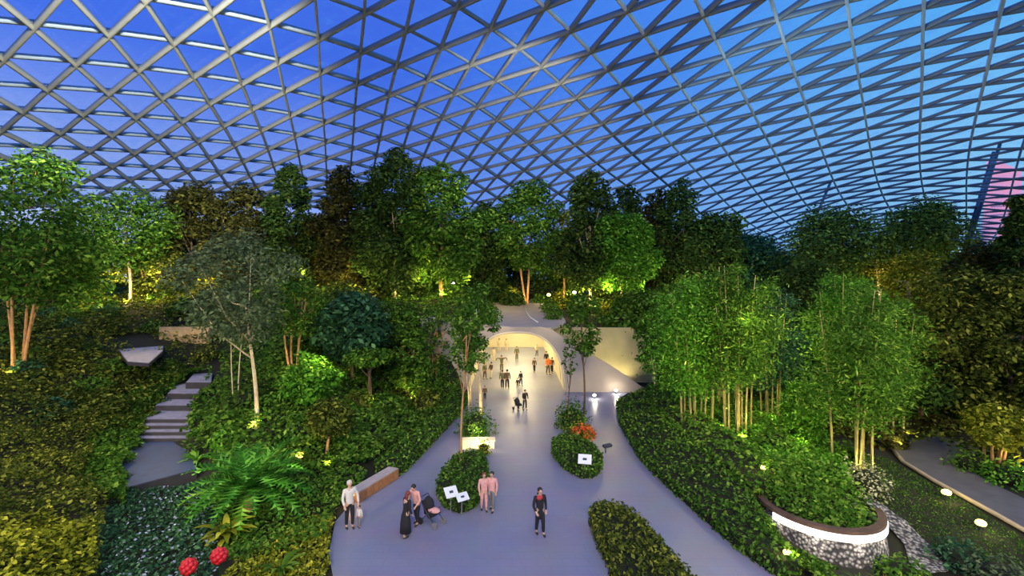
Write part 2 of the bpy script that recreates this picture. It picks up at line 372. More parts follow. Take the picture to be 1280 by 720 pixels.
for j in range(1, NJ):
    for i in range(1, NI):
        if ok[j,i] and ok[j-1,i] and ok[j-1,i-1]: tri.append((ids[j,i], ids[j-1,i], ids[j-1,i-1]))
        if ok[j,i] and ok[j,i-1] and ok[j-1,i-1]: tri.append((ids[j,i], ids[j-1,i-1], ids[j,i-1]))
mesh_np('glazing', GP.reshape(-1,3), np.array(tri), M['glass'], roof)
def beams(name, di, dj, w, d0, d1, mat, deep=0.0):
    V = []; Fs = []; fm = []
    for j in range(NJ):
        for i in range(NI):
            j2, i2 = j+dj, i+di
            if not (0 <= j2 < NJ and 0 <= i2 < NI and ok[j,i] and ok[j2,i2]): continue
            a, b = RP[j,i], RP[j2,i2]; n = RN[j,i] + RN[j2,i2]; n = n / np.linalg.norm(n); t = (b-a) / np.linalg.norm(b-a)
            s = np.cross(t, n); s /= np.linalg.norm(s); s = s * w / 2; k = len(V)
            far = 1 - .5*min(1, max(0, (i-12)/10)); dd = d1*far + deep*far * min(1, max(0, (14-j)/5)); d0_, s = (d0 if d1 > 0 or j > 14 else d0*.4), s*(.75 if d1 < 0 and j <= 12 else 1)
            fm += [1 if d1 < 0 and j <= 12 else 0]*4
            for p in (a, b): V += [p + n*d0_ - s, p + n*d0_ + s, p - n*dd + s, p - n*dd - s]
            Fs += [(k,k+1,k+5,k+4), (k+1,k+2,k+6,k+5), (k+2,k+3,k+7,k+6), (k+3,k,k+4,k+7)]
    return mesh_np(name, V, np.array(Fs), mat, roof, fm=fm)
beams('ring_lattice', 1, 0, .30, .40, -.05, [M['steel_shaded'], M['steel_lit']], .53)  # shaded and lit steel: light along the rings put into colour
beams('rising_lattice', 0, -1, .19, .12, .36, M['steel'], .04)
beams('falling_lattice', -1, -1, .19, .12, .36, M['steel'], .04)

# ------------------------------------------------------------------ foliage
def leaf_quads(P, size, aspect=.55, up=.8, droop=0.0, out=None):
    n = len(P); N = rng.normal(size=(n,3)); N[:,2] = np.abs(N[:,2]) + up
    if out is not None: N += out * 1.1
    N /= np.linalg.norm(N, axis=1, keepdims=True)
    T = rng.normal(size=(n,3)); T[:,2] -= droop; T -= N * (T*N).sum(1, keepdims=True); T /= np.linalg.norm(T, axis=1, keepdims=True) + 1e-9
    B = np.cross(N, T); s = size * rng.uniform(.65, 1.35, size=(n,1))
    V = np.stack([P - T*s*.5, P + B*s*aspect*.5 + N*s*.06, P + T*s*.5, P - B*s*aspect*.5 + N*s*.06], 1).reshape(-1,3)
    return V, np.arange(4*n).reshape(n,4)
def foliage(name, P, size, mat, parent=None, aspect=.55, up=.8, droop=0.0, out=None, core=None, loc=None):
    V, Fq = leaf_quads(P, size, aspect, up, droop, out); sh = np.clip(rng.beta(1.3,2.1,size=len(Fq)), 0, 1); fm = np.zeros(len(Fq)); mats = [mat]
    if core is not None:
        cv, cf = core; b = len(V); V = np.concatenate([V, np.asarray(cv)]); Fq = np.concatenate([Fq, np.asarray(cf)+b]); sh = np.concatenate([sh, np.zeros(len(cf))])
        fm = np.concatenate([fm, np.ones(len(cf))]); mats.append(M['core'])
    return mesh_np(name, V, Fq, mats, parent, fm=fm, shade=sh, loc=loc)
def sph(n):
    v = rng.normal(size=(n,3)); return v / np.linalg.norm(v, axis=1, keepdims=True)
def crown_points(z0, z1, R, n, kind):
    """Leaf points of a crown made of lumpy clusters; returns the points and the cluster centres."""
    H = z1 - z0; cs = []
    k = {'round':20,'column':24,'airy':22,'layer':18}[kind]
    for q in range(k):
        u = (q + rng.uniform(.1,.9)) / k; a = q * 2.4 + rng.uniform(-.5,.5)
        if kind == 'column': r = R * (.25 + .75*math.sin(PI*min(1,u*.92+.1))**.7); r *= rng.uniform(.35,.8); rc = R * rng.uniform(.42,.6) * (1 - .45*u)
        elif kind == 'round': r = R * math.sqrt(max(0,1-(2*u-1)**2)) * rng.uniform(.35,.85); rc = R * rng.uniform(.36,.52)
        elif kind == 'airy': r = R * (.35+.65*math.sin(PI*u)) * rng.uniform(.4,.95); rc = R * rng.uniform(.26,.42)
        else: r = R * math.sin(PI*(.15+.8*u)) * rng.uniform(.4,.95); rc = R * rng.uniform(.34,.5)
        z = z0 + rc*.5 + (H - rc*1.1) * u; cs.append((r*math.cos(a), r*math.sin(a), z, rc))
    cs = np.array(cs); w = cs[:,3]**2; m = rng.choice(k, size=n, p=w/w.sum()); d = sph(n); rad = rng.uniform(.45,1.08,size=(n,1))
    P = cs[m,:3] + d * rad * cs[m,3:4] * np.array([1,1,.78]); return P, d, cs
LIGHTS = []
def uplight(x, y, z, e, col=(1,.72,.20), ang=120, tilt=(0,0)):
    l = bpy.data.lights.new('uplight', 'SPOT'); l.energy = e; l.color = col; l.spot_size = math.radians(ang); l.spot_blend = .8; l.shadow_soft_size = .15
    o = bpy.data.objects.new('uplight_beam', l); C.objects.link(o); o.location = (x, y, z)
    o.rotation_euler = (Vector((tilt[0], tilt[1], 1)).to_track_quat('-Z', 'Y')).to_euler(); LIGHTS.append(o); return o
def glow(x, y, z, e, col=(1,.72,.25), r=.12):
    l = bpy.data.lights.new('glow', 'POINT'); l.energy = e; l.color = col; l.shadow_soft_size = r
    o = bpy.data.objects.new('glow_light', l); C.objects.link(o); o.location = (x, y, z); return o

def tree(px, Y, top, cb, hw, kind, leaf, bark, label, name='broadleaf_tree', cat='tree', stems=1, lean=0, n=3000, size=.30, tr=.16, light=0, group=None, cx=0, fork=.55, lcol=(1,.72,.20), z=None):
    if Y > 46: cb += 30; hw *= 1.28 if kind == 'column' else 1.08; light *= 1.1; n = int(n*1.7); size *= 1.25
    n = int(n * (1.9 if hw > 24 else 1.3)); size *= 1.12; light *= 1.9
    x = wx(px, Y); z = tzf(x, Y) if z is None else z; t = empty(name, (x, Y, z), label=label, cat=cat, group=group)
    z1 = wz(top, Y) - z; z0 = max(.4, wz(cb, Y) - z); R = hw / F * Y; ox = cx / F * Y
    P, d, cs = crown_points(z0, z1, R, n, kind); P[:,0] += ox
    foliage('foliage', P, size, L[leaf], t, out=d)
    for s in range(stems):
        mb = MB(); a = s * 2.4 + 1.2; sp = (0 if stems == 1 else .10 + .05*stems); bx, by = sp*math.cos(a)*.6, sp*math.sin(a)*.6
        tx, ty = (ox*.6 + lean if stems == 1 else ox*.5 + R*.38*math.cos(a)), (0 if stems == 1 else R*.3*math.sin(a)); hz = z0 + (z1-z0)*fork; r0 = tr if stems == 1 else tr*.75
        pts = []; w1, w2 = rng.uniform(-.12,.12,2)
        for u in np.linspace(0,1,8): pts.append((bx + (tx-bx)*u**1.3 + w1*math.sin(u*5), by + (ty-by)*u**1.3 + w2*math.sin(u*4+1), -.15 + (hz+.15)*u))
        mb.tube(pts, [r0*(1.25 if u == 0 else 1) * (1-.62*u) for u in np.linspace(0,1,8)], 7)
        for k in range(7 if stems == 1 else 4):
            c = cs[(k*3 + s*5) % len(cs)]; b = Vector(pts[4 + k % 4]); e = Vector((c[0]+ox, c[1], c[2])); mid = b.lerp(e, .5) + Vector((0,0,-.12*(e-b).length))
            mb.tube([b, mid, e], [r0*.42, r0*.26, r0*.08], 5)
        mb.build('trunk', M[bark], t, smooth=True)
    if light: uplight(x + .3, Y - .9, z + .25, light, lcol, 125, (ox*.1, .18))
    return t

# left bank -----------------------------------------------------------------
tree(24,28,184,385,78,'column','green','bark_orange','tall leafy tree on several orange lit stems at the far left edge', 'multi_stem_tree', stems=5, n=5200, size=.27, tr=.13, light=420, cx=30, fork=.4)
tree(162,46,234,338,58,'round','green','bark_pale','rounded mid green tree with a yellow lit slanting trunk behind the left terrace', n=3800, size=.32, light=900, lean=-.3)
tree(190,47.5,296,345,34,'airy','olive','bark_orange','small yellow lit tree with a forked orange trunk on the left terrace', stems=3, n=1300, size=.26, tr=.15, light=700)
tree(240,52,226,322,34,'round','brown','bark_dark','dark bronze tree beside the rounded green tree, leftmost of the dark ridge trees', n=2400, size=.32)
tree(300,52,226,330,40,'round','brown','bark_dark','dark bronze broad tree second along the ridge behind the silvery tree', n=2600, size=.32, light=350)
tree(321,24,284,428,70,'airy','silver','bark_pale','open silvery green tree with a slim pale forked trunk above the cycad', stems=1, n=3300, size=.19, tr=.12, light=420, cx=-20, fork=.32)
tree(296,27,352,430,26,'airy','silver','bark_pale','thin side tree of grey green leaves close against the silvery tree', stems=2, n=600, size=.19, tr=.06)
tree(367,31,345,418,46,'airy','green','bark_orange','small tree on four splayed red orange stems on the left slope', 'multi_stem_tree', stems=4, n=1800, size=.22, tr=.12, light=420)
tree(442,33,362,452,48,'layer','teal','bark_dark','large leaved dark green tree midway down the slope left of the tunnel', n=2600, size=.36, tr=.12)
tree(412,22.5,498,545,34,'layer','olive','bark_orange','low tree with a red brown stem beside the glowing spotlight left of the bench', n=1300, size=.20, tr=.09, light=160)
tree(385,26.5,440,520,34,'layer','bright','bark_dark','glossy bright leaved small tree on the slope behind the bench', n=1500, size=.24, tr=.08)
tree(543,37.2,372,470,28,'airy','green','bark_orange','slender clump of orange stems against the grey wall left of the tunnel', 'multi_stem_tree', stems=4, n=1200, size=.22, tr=.10, light=420)
tree(512,34.5,385,490,28,'column','green','bark_orange','narrow leafy tree on the slope just above the path hedge', stems=2, n=1700, size=.24, tr=.09, light=260)
tree(472,37,378,470,30,'column','dark','bark_dark','narrow dark tree on the slope between the large leaved tree and the wall', n=1700, size=.28, tr=.10)
# ridge ---------------------------------------------------------------------
tree(365,53,204,330,31,'column','dark','bark_dark','tall dark ridge tree with a narrow top behind the silvery tree', n=3400, size=.34, tr=.2, light=500)
tree(426,53,208,345,34,'column','brown','bark_dark','tall dark bronze ridge tree with a domed top, left of the tallest tree', n=3400, size=.34, tr=.2, light=500)
tree(394,56,268,352,30,'round','yellow','bark_orange','yellow lit lower tree between two tall dark ridge trees', n=1800, size=.32, light=700)
tree(495,51,188,352,42,'column','dark','bark_pale','tallest very dark tree on the ridge with a pale streaked trunk', n=5200, size=.33, tr=.24, light=350)
tree(552,51,202,328,40,'column','green','bark_orange','tall green ridge tree with a straight orange lit trunk', n=4200, size=.33, tr=.2, light=750)
tree(604,58,252,355,26,'column','dark','bark_dark','narrow dark ridge tree above the left side of the tunnel', n=2200, size=.34)
tree(470,60,228,330,30,'column','brown','bark_dark','dark tree standing behind and left of the tallest ridge tree', n=2000, size=.36)
tree(658,57,223,312,46,'airy','green','bark_orange','open crowned ridge tree with two orange stems above the tunnel', stems=2, n=3000, size=.33, tr=.2, light=900)
tree(738,52,212,338,36,'column','dark','bark_pale','tall dark tree with a yellow lit base right of the footpath', n=3800, size=.33, tr=.2, light=900)
tree(780,50,262,340,38,'round','bright','bark_pale','round light green tree on a pale forked trunk above the olive wall', stems=2, n=3600, size=.28, tr=.18, light=900)
tree(784,62,230,320,24,'column','dark','bark_dark','dark narrow tree peeping up behind the round light green tree', n=1700, size=.36)
tree(820,60,234,330,22,'column','brown','bark_dark','very dark slim tree right behind the round light green tree', n=1700, size=.36)
tree(852,56,224,335,28,'column','dark','bark_dark','pointed dark tree on the ridge left of the bamboo', n=2400, size=.34, light=300)
tree(892,55,262,345,36,'round','dark','bark_dark','dark rounded tree on the ridge behind the big bamboo', n=2800, size=.34)
tree(940,58,292,350,36,'round','teal','bark_dark','low blue green tree on the ridge where the roof meets the trees', n=2400, size=.34)
tree(705,62,262,320,20,'airy','yellow','bark_orange','small yellow lit tree far behind the footpath', n=900, size=.32, light=500)
# islands and tunnel front ----------------------------------------------------
tree(577,23.6,378,470,22,'airy','green','bark_orange','slender young tree with an orange lit stem in the front left plant island', 'slender_tree', n=900, size=.20, tr=.07, light=110, cx=8)
tree(601,30.5,352,452,32,'airy','green','bark_pale','tall slim tree with a pale curved trunk behind the cream seat wall', 'slender_tree', n=1500, size=.22, tr=.13, light=200, cx=-8)
tree(588,34,415,455,16,'airy','pale','bark_pale','white lit leaning sapling beside the tunnel mouth', 'slender_tree', stems=2, n=260, size=.16, tr=.08, light=160, cx=-6)
tree(729,30.4,366,445,26,'airy','hedge','bark_dark','slender dark stemmed tree in the right plant island', 'slender_tree', n=900, size=.22, tr=.08)
tree(712,29.6,430,470,10,'airy','hedge','bark_dark','thin dark sapling beside the slender tree in the right island', 'slender_tree', n=120, size=.2, tr=.05)
# right bank ------------------------------------------------------------------
tree(820,36,378,470,28,'airy','green','bark_pale','small tree with a lit pale trunk at the right end of the olive wall', stems=2, n=1700, size=.22, tr=.10, light=260)
tree(1012,40,322,420,40,'round','dark','bark_dark','dark round tree between the two bamboo groves', n=3000, size=.30)
tree(1040,44,256,345,58,'layer','dark','bark_dark','wide dark crowned tree rising above the right bamboo', n=4200, size=.32, tr=.2, light=250)
tree(1098,46,290,350,34,'airy','olive','bark_pale','sparse yellow lit tree behind the right bamboo', n=1500, size=.30, light=700)
tree(1160,42,248,325,52,'layer','dark','bark_dark','dark spreading tree below the pink tower', n=3600, size=.30, tr=.2, light=250)
tree(1142,39,312,400,44,'airy','yellow','bark_pale','yellow lit open tree with a white trunk in the right trees', stems=2, n=1900, size=.26, light=800)
tree(1278,30,238,400,34,'column','dark','bark_dark','tall dark tree at the right edge of the garden', n=5000, size=.28, tr=.2, light=120)
tree(1190,27,330,545,66,'column','olive','bark_dark','dense dark olive tree wall above the curved dark path', n=6500, size=.24, tr=.16, light=160)
tree(1262,25,335,548,50,'column','olive','bark_dark','dense dark olive tree beside the right edge above the path', n=5200, size=.24, tr=.16, light=120)
tree(1232,33,300,420,44,'round','brown','bark_dark','bronze tinged tree behind the dark olive trees', n=3000, size=.28, light=250)
tree(1245,21.5,505,558,40,'layer','yellow','bark_orange','low tree on five orange lit stems inside the bend of the dark path', 'multi_stem_tree', stems=6, n=1500, size=.2, tr=.10, light=200)
tree(1010,30,420,520,36,'column','teal','bark_dark','blue green leafy tree behind the big bamboo', n=2600, size=.22)

# denser trees behind and between, nothing in the photo tells one from the next
for k, (px, Y, tp, hw, lf) in enumerate([(60,60,284,50,'green'),(110,62,280,48,'olive'),(8,55,272,56,'green'),(215,60,276,46,'dark'),(270,62,272,46,'brown'),(335,62,266,44,'dark'),(400,64,272,42,'dark'),(455,63,262,44,'dark'),(520,62,258,46,'green'),(580,64,268,44,'dark'),(632,68,294,40,'dark'),(708,66,288,40,'green'),(765,64,276,46,'dark'),(830,63,268,46,'green'),(880,62,276,46,'dark'),(925,62,288,48,'teal'),(975,58,310,50,'dark'),(1030,56,304,48,'green'),(1090,56,310,52,'dark'),(1150,54,308,52,'green'),(1215,50,304,56,'dark'),(1275,46,300,56,'olive')]):
    tree(px, Y, tp, 372, hw, 'round', lf, 'bark_dark', 'dense lower tree filling the ridge line between the taller trees', n=1900, size=.38, group='filling trees on the ridge', light=420 if k % 2 else 120)
for k, (px, Y, tp, hw, lf) in enumerate([(425,44,352,34,'dark'),(490,43,376,30,'hedge'),(345,42,372,40,'dark'),(285,40,388,44,'olive'),(395,36,408,32,'hedge'),(462,31,438,28,'green'),(520,40,400,24,'dark')]):
    tree(px, Y, tp, 452, hw, 'round', lf, 'bark_dark', 'dense bushy small tree filling the wooded slope left of the tunnel', n=1500, size=.28, group='filling trees on the left slope', light=160 if k % 2 else 0)
for k, (px, Y, tp, hw, lf) in enumerate([(985,35,405,40,'dark'),(1130,31,392,50,'olive'),(1175,34,380,46,'dark'),(1230,29,440,46,'olive'),(1150,27,470,42,'dark'),(1095,36,372,44,'green'),(840,42,352,38,'green'),(800,47,362,36,'hedge'),(1278,27,450,34,'dark')]):
    tree(px, Y, tp, 500, hw, 'round', lf, 'bark_dark', 'dense bushy small tree filling the right bank behind the bamboo', n=1700, size=.27, group='filling trees on the right bank', light=160 if k % 2 else 0)

def bamboo(px, Y, top, bot, hw, leaf, label, nc, n, light, seed, lean=1.0, group=None, cut=.30):
    x = wx(px, Y); z = tzf(x, Y); t = empty('bamboo_clump', (x, Y, z), label=label, cat='bamboo', group=group); H = wz(top, Y) - z; R = hw / F * Y; tips = []
    for k in range(nc):
        a = rng.uniform(0, 2*PI); b = R*.42*math.sqrt(rng.uniform(0,1)); bx, by = b*math.cos(a), b*math.sin(a)*.7; h = H * rng.uniform(.72, .98)
        tx, ty = bx*1.7*lean + rng.uniform(-.3,.3), by*1.7 + rng.uniform(-.3,.3)
        pts = [(bx + (tx-bx)*u**1.8, by + (ty-by)*u**1.8, -.1 + (h+.1)*(u - .04*u*u)) for u in np.linspace(0,1,9)]
        MB().tube(pts, [.055*(1-.7*u) for u in np.linspace(0,1,9)], 6).build('culm', M['culm'], t, smooth=True); tips.append(pts)
    Ps = []; zb = max(cut - .08, (wz(bot, Y) - z)/H)
    per = int(n * 2.6) // (nc * 9); light *= 1.6
    for pts in tips:
        for q in range(9):
            u = zb + (1-zb) * (q + rng.uniform(0,1)) / 9; i = min(7, int(u*8)); f = u*8 - i; c = np.array(pts[i])*(1-f) + np.array(pts[i+1])*f
            rr = R * .30 * (.55 + .9*math.sin(PI*min(1,(u-zb)/(1-zb)*.8+.15))); a = rng.uniform(0,2*PI); c = c + np.array([math.cos(a), math.sin(a), 0]) * rr * rng.uniform(.2,1.3)
            Ps.append(c + rng.normal(size=(per,3)) * np.array([rr*.55, rr*.55, rr*.34]))
    foliage('foliage', np.concatenate(Ps), .22, L[leaf], t, aspect=.32, up=.5, droop=.6)
    if light: glow(x - R*.6, Y - R*1.15, z + H*.45, light*.16, (1,.85,.35), .5); glow(x + R*.5, Y - R*1.2, z + H*.7, light*.16, (1,.85,.35), .5)  # point lights without fixtures, added at mid height to brighten the leaves
    if light: uplight(x - .4, Y - R*.55, z + .2, light, (1,.80,.25), 125, (0,.15)); uplight(x + R*.5, Y - .3, z + .2, light*.7, (1,.80,.25), 120, (-.1,.05))
    return t
bamboo(872,26,330,470,56,'bright','big bright green bamboo clump with pale culms, nearest the plaza hedge', 11, 7500, 560, 1)
bamboo(925,25,318,455,52,'green','tall dark green bamboo clump beside the bright clump', 10, 6500, 420, 2)
bamboo(965,28,345,470,40,'teal','slim blue green bamboo clump behind the two front clumps', 7, 3800, 200, 3)
bamboo(905,31,345,450,50,'bright','lower bright bamboo clump at the back of the grove', 8, 4500, 350, 4)
bamboo(1062,21.3,345,500,62,'green','bamboo clump with bare yellow culms in the round planter with the light strip', 10, 6000, 340, 5)
bamboo(1110,25,355,500,50,'green','leafy bamboo clump behind the round planter', 8, 5000, 220, 6)
bamboo(1050,29,330,450,48,'bright','tall yellow lit bamboo clump above the round planter', 8, 5000, 520, 7)
bamboo(1000,24,470,560,36,'bright','low bamboo clump between the grove and the round planter', 6, 2600, 120, 8)

# ------------------------------------------------------------------ hedges
def hedge(poly, h, leaf, label, name='hedge', size=.16, dens=70, base=None, group=None, taper=None, cat='hedge'):
    """Clipped hedge over a ground polygon: dark solid core with leaves over its top and sides."""
    poly = [tuple(p) for p in poly]; a = np.array(poly); ctr = a.mean(0); x0, y0 = a.min(0); x1, y1 = a.max(0); area = abs(sum(a[i][0]*a[i-1][1]-a[i-1][0]*a[i][1] for i in range(len(a)))) / 2
    def G(x, y): return np.zeros_like(x) + base if base is not None else tz(x, y)
    nt = int(area * dens); k = int(nt * (x1-x0)*(y1-y0) / max(area,.01) * 1.25) + 50
    X = rng.uniform(x0, x1, k); Yv = rng.uniform(y0, y1, k); d = -poly_sd(X, Yv, poly); m = d > -.06; X, Yv, d = X[m], Yv[m], d[m]
    e = np.clip(d/.35, 0, 1); Z = G(X, Yv) + h*(.55 + .45*np.sqrt(e)) + rng.normal(size=len(X))*.06 + .09*h*np.sin(X*3.1+Yv*2.3)
    P = [np.stack([X, Yv, Z], 1)]; O = [np.tile([0,0,.6],(len(X),1))]
    per = 0
    for i in range(len(poly)):
        p, q2 = np.array(poly[i]), np.array(poly[(i+1)%len(poly)]); ln = np.linalg.norm(q2-p); per += ln; c = int(ln*h*dens*1.1)
        if c < 1: continue
        u = rng.uniform(0,1,(c,1)); xy = p + (q2-p)*u; nrm = np.array([q2[1]-p[1], p[0]-q2[0]]) / (ln+1e-9)
        if np.dot(nrm, (p+q2)/2 - ctr) < 0: nrm = -nrm
        xy = xy + nrm * rng.uniform(-.05,.10,(c,1)); zz = G(xy[:,0], xy[:,1]) + rng.uniform(.02,.85,c)*h
        P.append(np.stack([xy[:,0], xy[:,1], zz], 1)); O.append(np.tile([nrm[0],nrm[1],.1],(c,1)))
    bm = bmesh.new(); ins = [bm.verts.new((ctr[0]+(x-ctr[0])*1.0, ctr[1]+(y-ctr[1])*1.0, 0)) for x, y in poly]; bm.faces.new(ins); bmesh.ops.triangulate(bm, faces=bm.faces[:])
    T = [[v.index for v in f.verts] for f in bm.faces]; bm.verts.index_update(); T = [[v.index for v in f.verts] for f in bm.faces]; bm.free()
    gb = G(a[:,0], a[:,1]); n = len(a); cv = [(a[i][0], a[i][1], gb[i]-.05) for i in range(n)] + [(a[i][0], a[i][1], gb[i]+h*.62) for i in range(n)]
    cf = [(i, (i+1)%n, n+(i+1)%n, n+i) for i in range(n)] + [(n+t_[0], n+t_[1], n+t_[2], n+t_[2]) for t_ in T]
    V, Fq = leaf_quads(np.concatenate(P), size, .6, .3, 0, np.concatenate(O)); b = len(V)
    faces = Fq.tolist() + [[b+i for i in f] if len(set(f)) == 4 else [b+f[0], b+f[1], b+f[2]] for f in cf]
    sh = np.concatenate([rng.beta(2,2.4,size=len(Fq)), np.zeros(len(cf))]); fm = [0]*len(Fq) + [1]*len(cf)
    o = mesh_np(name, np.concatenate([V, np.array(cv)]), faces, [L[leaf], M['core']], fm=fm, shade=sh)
    return tag(o, label, cat, group)
def off(pts, dist):
    out = []
    for i, p in enumerate(pts):
        a = np.array(pts[max(i-1,0)]); b = np.array(pts[min(i+1,len(pts)-1)]); t = (b-a)/np.linalg.norm(b-a); n = np.array([-t[1], t[0]]); out.append(tuple(np.array(p) + n*dist))
    return out
def oval(cx, cy, rx, ry, n=22, rot=0, p=2.0):
    out = []
    for k in range(n):
        a = 2*PI*k/n; c, s = math.cos(a), math.sin(a); x = rx*math.copysign(abs(c)**(2/p), c); y = ry*math.copysign(abs(s)**(2/p), s)
        out.append((cx + x*math.cos(rot) - y*math.sin(rot), cy + x*math.sin(rot) + y*math.cos(rot)))
    return out
le = LEFT_EDGE[5:] + [(-3.3,36.8)]
hedge(le + off(le, 1.2)[::-1], .75, 'hedge', 'low dark green hedge curving along the path from the bench to the tunnel', size=.18, dens=80)
re = RIGHT_EDGE
rw = [tuple(np.array(a) + (np.array(b)-np.array(a))*w) for a, b, w in zip(re, off(re, 2.0), (1,1,1,1,.95,.6,.5))]
hedge(re + rw[::-1], .8, 'hedge', 'long dark green hedge along the right side of the plaza', size=.17, dens=80)
re2 = off(re, 2.05)[:5]
hedge(re2 + off(re2, 1.9)[::-1], 1.05, 'green', 'taller mid green shrub belt behind the right plaza hedge', size=.2, dens=60)
ISL_A = [(-2.05,18.9),(-2.75,19.4),(-3.2,20.6),(-3.2,22.2),(-2.95,23.6),(-2.5,24.6),(-1.9,24.8),(-1.4,24.0),(-1.15,22.4),(-1.2,20.6),(-1.55,19.3)]
hedge(ISL_A, .62, 'hedge', 'oval dark green hedge of the left plant island with two white panels', size=.15, dens=110, base=0)
ISL_B = [(3.2,22.2),(2.55,23.3),(2.15,25.0),(2.3,26.6),(2.9,27.2),(3.7,27.0),(4.3,25.6),(4.5,24.2),(4.2,22.9),(3.75,22.3)]
hedge(ISL_B, .62, 'hedge', 'oval dark green hedge of the right plant island with one white panel', size=.15, dens=110, base=0)
ISL_C = [(3.0,18.2),(3.35,18.7),(4.0,18.75),(4.5,18.3),(4.75,17.4),(5.0,15.8),(5.3,14.2),(5.7,12.4),(6.1,10.6),(3.5,10.6),(3.2,13.0),(3.1,15.4),(2.95,17.2)]
hedge(ISL_C, .7, 'olive', 'wedge shaped yellow green hedge in the near middle of the plaza', size=.15, dens=120, base=0)

def bush(x, y, r, h, leaf, label, n=700, size=.2, name='shrub', cat='shrub', group=None, z=None, up=.4):
    z = tzf(x, y) if z is None else z; d = sph(n); d[:,2] = np.abs(d[:,2]); k = 1 + .22*np.sin(d[:,0]*7+x) * np.cos(d[:,1]*6+y); rad = rng.uniform(.55,1.05,n) * k
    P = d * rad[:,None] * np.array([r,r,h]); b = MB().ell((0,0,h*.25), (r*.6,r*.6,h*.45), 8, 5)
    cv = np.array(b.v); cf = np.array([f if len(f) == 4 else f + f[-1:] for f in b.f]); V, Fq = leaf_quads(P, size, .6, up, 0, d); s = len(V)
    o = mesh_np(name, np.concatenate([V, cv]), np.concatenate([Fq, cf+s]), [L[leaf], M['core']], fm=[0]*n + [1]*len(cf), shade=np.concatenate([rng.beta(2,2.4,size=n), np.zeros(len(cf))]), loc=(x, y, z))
    return tag(o, label, cat, group)
bush(-2.2,28.6,1.15,1.7,'hedge','bushy green shrub at the foot of the pale curved tree in the left island', 1300, .17, z=0)
bush(3.75,30.0,1.1,1.75,'hedge','bushy green shrub at the back of the right plant island', 1300, .17, z=0)
bush(3.9,27.9,.95,1.0,'yellow','yellow lit shrub behind the orange flowers in the right island', 500, .15, z=0)
bush(-1.5,25.4,.45,.8,'yellow','small yellow lit shrub at the end of the cream seat wall', 260, .13, z=0)
fb = empty('flowering_plant', (4.0,26.9,.35), label='cluster of orange red flowers in the right plant island', cat='flowers')
d_ = sph(230); d_[:,2] = abs(d_[:,2]); foliage('blossoms', d_*np.array([.75,.55,.85])*rng.uniform(.7,1,(230,1)), .17, L['flower_orange'], fb, aspect=.8)
d_ = sph(200); d_[:,2] = abs(d_[:,2]); foliage('leaves', d_*np.array([.7,.5,.7])*rng.uniform(.5,1,(200,1)), .18, L['yellow'], fb)

# understorey shrubs: one of each kind, then copies of it
def shrub_field(spots, protos, label, group):
    for k, (x, y, s) in enumerate(spots):
        src = protos[k % len(protos)]
        if not src.get('used'):
            o = src; o['used'] = 1
        else:
            o = src.copy(); C.objects.link(o)
        o.location = (x, y, tzf(x, y) - .05); o.scale = (s, s, s*rng.uniform(.8,1.2)); o.rotation_euler = (0,0,rng.uniform(0,6.28)); o['label'] = label; o['group'] = group
def protos(kinds, n=650, size=.2, name='shrub'):
    return [bush(0,0,1.0,1.0,k,'shrub',n,size,name,'shrub',None,0) for k in kinds]
def scatter(poly, n, smin, smax, clear=1.1, avoid=None):
    a = np.array(poly); out = []; tries = 0
    while len(out) < n and tries < 6000:
        tries += 1; x, y = rng.uniform(a[:,0].min(), a[:,0].max()), rng.uniform(a[:,1].min(), a[:,1].max())
        if poly_sd(np.array([x]), np.array([y]), poly)[0] > 0: continue
        if poly_sd(np.array([x]), np.array([y]), FLAT)[0] < clear: continue
        if any(math.hypot(x-ax_, y-ay_) < ar for ax_, ay_, ar in (avoid or [])): continue
        s = rng.uniform(smin, smax)
        if any(math.hypot(x-q[0], y-q[1]) < .75*(s+q[2]) for q in out): continue
        out.append((x, y, s))
    return out
STEP_AV = [(-36,45.4,2.4),(-34,45.2,2.4),(-38.4,45.8,2.4),(-25.2,37,2.6),(-16.2,20.5,2.6),(-18.2,24.3,2.3),(-19.2,26,2.2),(-19.9,28,2.1),(-20.6,30,2.0),(-21,32,1.9),(-23.5,33,2.0),(-26.5,34,2.6),(-29,35,2),(-10,18.4,1.8),(-6.3,21.5,1.6)]
shrub_field(scatter([(-14.5,22),(-7.5,23.5),(-5.5,29),(-5.5,36.5),(-12,42),(-18,40),(-17,31),(-15.5,27)], 44, .7, 1.35, 1.5, STEP_AV), protos(['hedge','green','dark','bright','olive'], 620, .22), 'leafy understorey shrub on the wooded slope left of the tunnel', 'shrubs on the left wooded slope')
shrub_field(scatter([(-24,24),(-19.5,25),(-21,31.5),(-24,31),(-30,38),(-38,46),(-46,40),(-34,28)], 34, .8, 1.5, 1.5, STEP_AV), protos(['olive','dark','green','teal'], 620, .24), 'low shrub on the terraces left of the stone steps', 'shrubs left of the steps')
shrub_field(scatter([(-40,42),(-12,43),(-10,58),(-40,58)], 34, 1.0, 1.9, 1.5, STEP_AV), protos(['dark','yellow','hedge','olive'], 620, .30), 'dark shrub at the foot of the left ridge trees', 'shrubs under the left ridge trees')
shrub_field(scatter([(6,45),(34,45),(40,62),(6,62)], 44, 1.1, 2.0, 1.5), protos(['dark','hedge','green','yellow'], 620, .30), 'dark shrub under the ridge trees right of the footpath', 'shrubs under the right ridge trees')
shrub_field(scatter([(-9.5,53),(6,57),(6,68),(-9.5,68)], 16, 1.1, 1.8, 1.5), protos(['dark','green'], 620, .30), 'shrub crossing the head of the footpath above the tunnel', 'shrubs above the tunnel')
shrub_field(scatter([(12.2,20),(15.4,21.5),(17.5,29),(15,38),(11.6,38),(10.8,28)], 34, .6, 1.2, 2.6), protos(['bright','hedge','green'], 620, .2), 'green shrub filling the bank under the bamboo', 'shrubs under the bamboo')
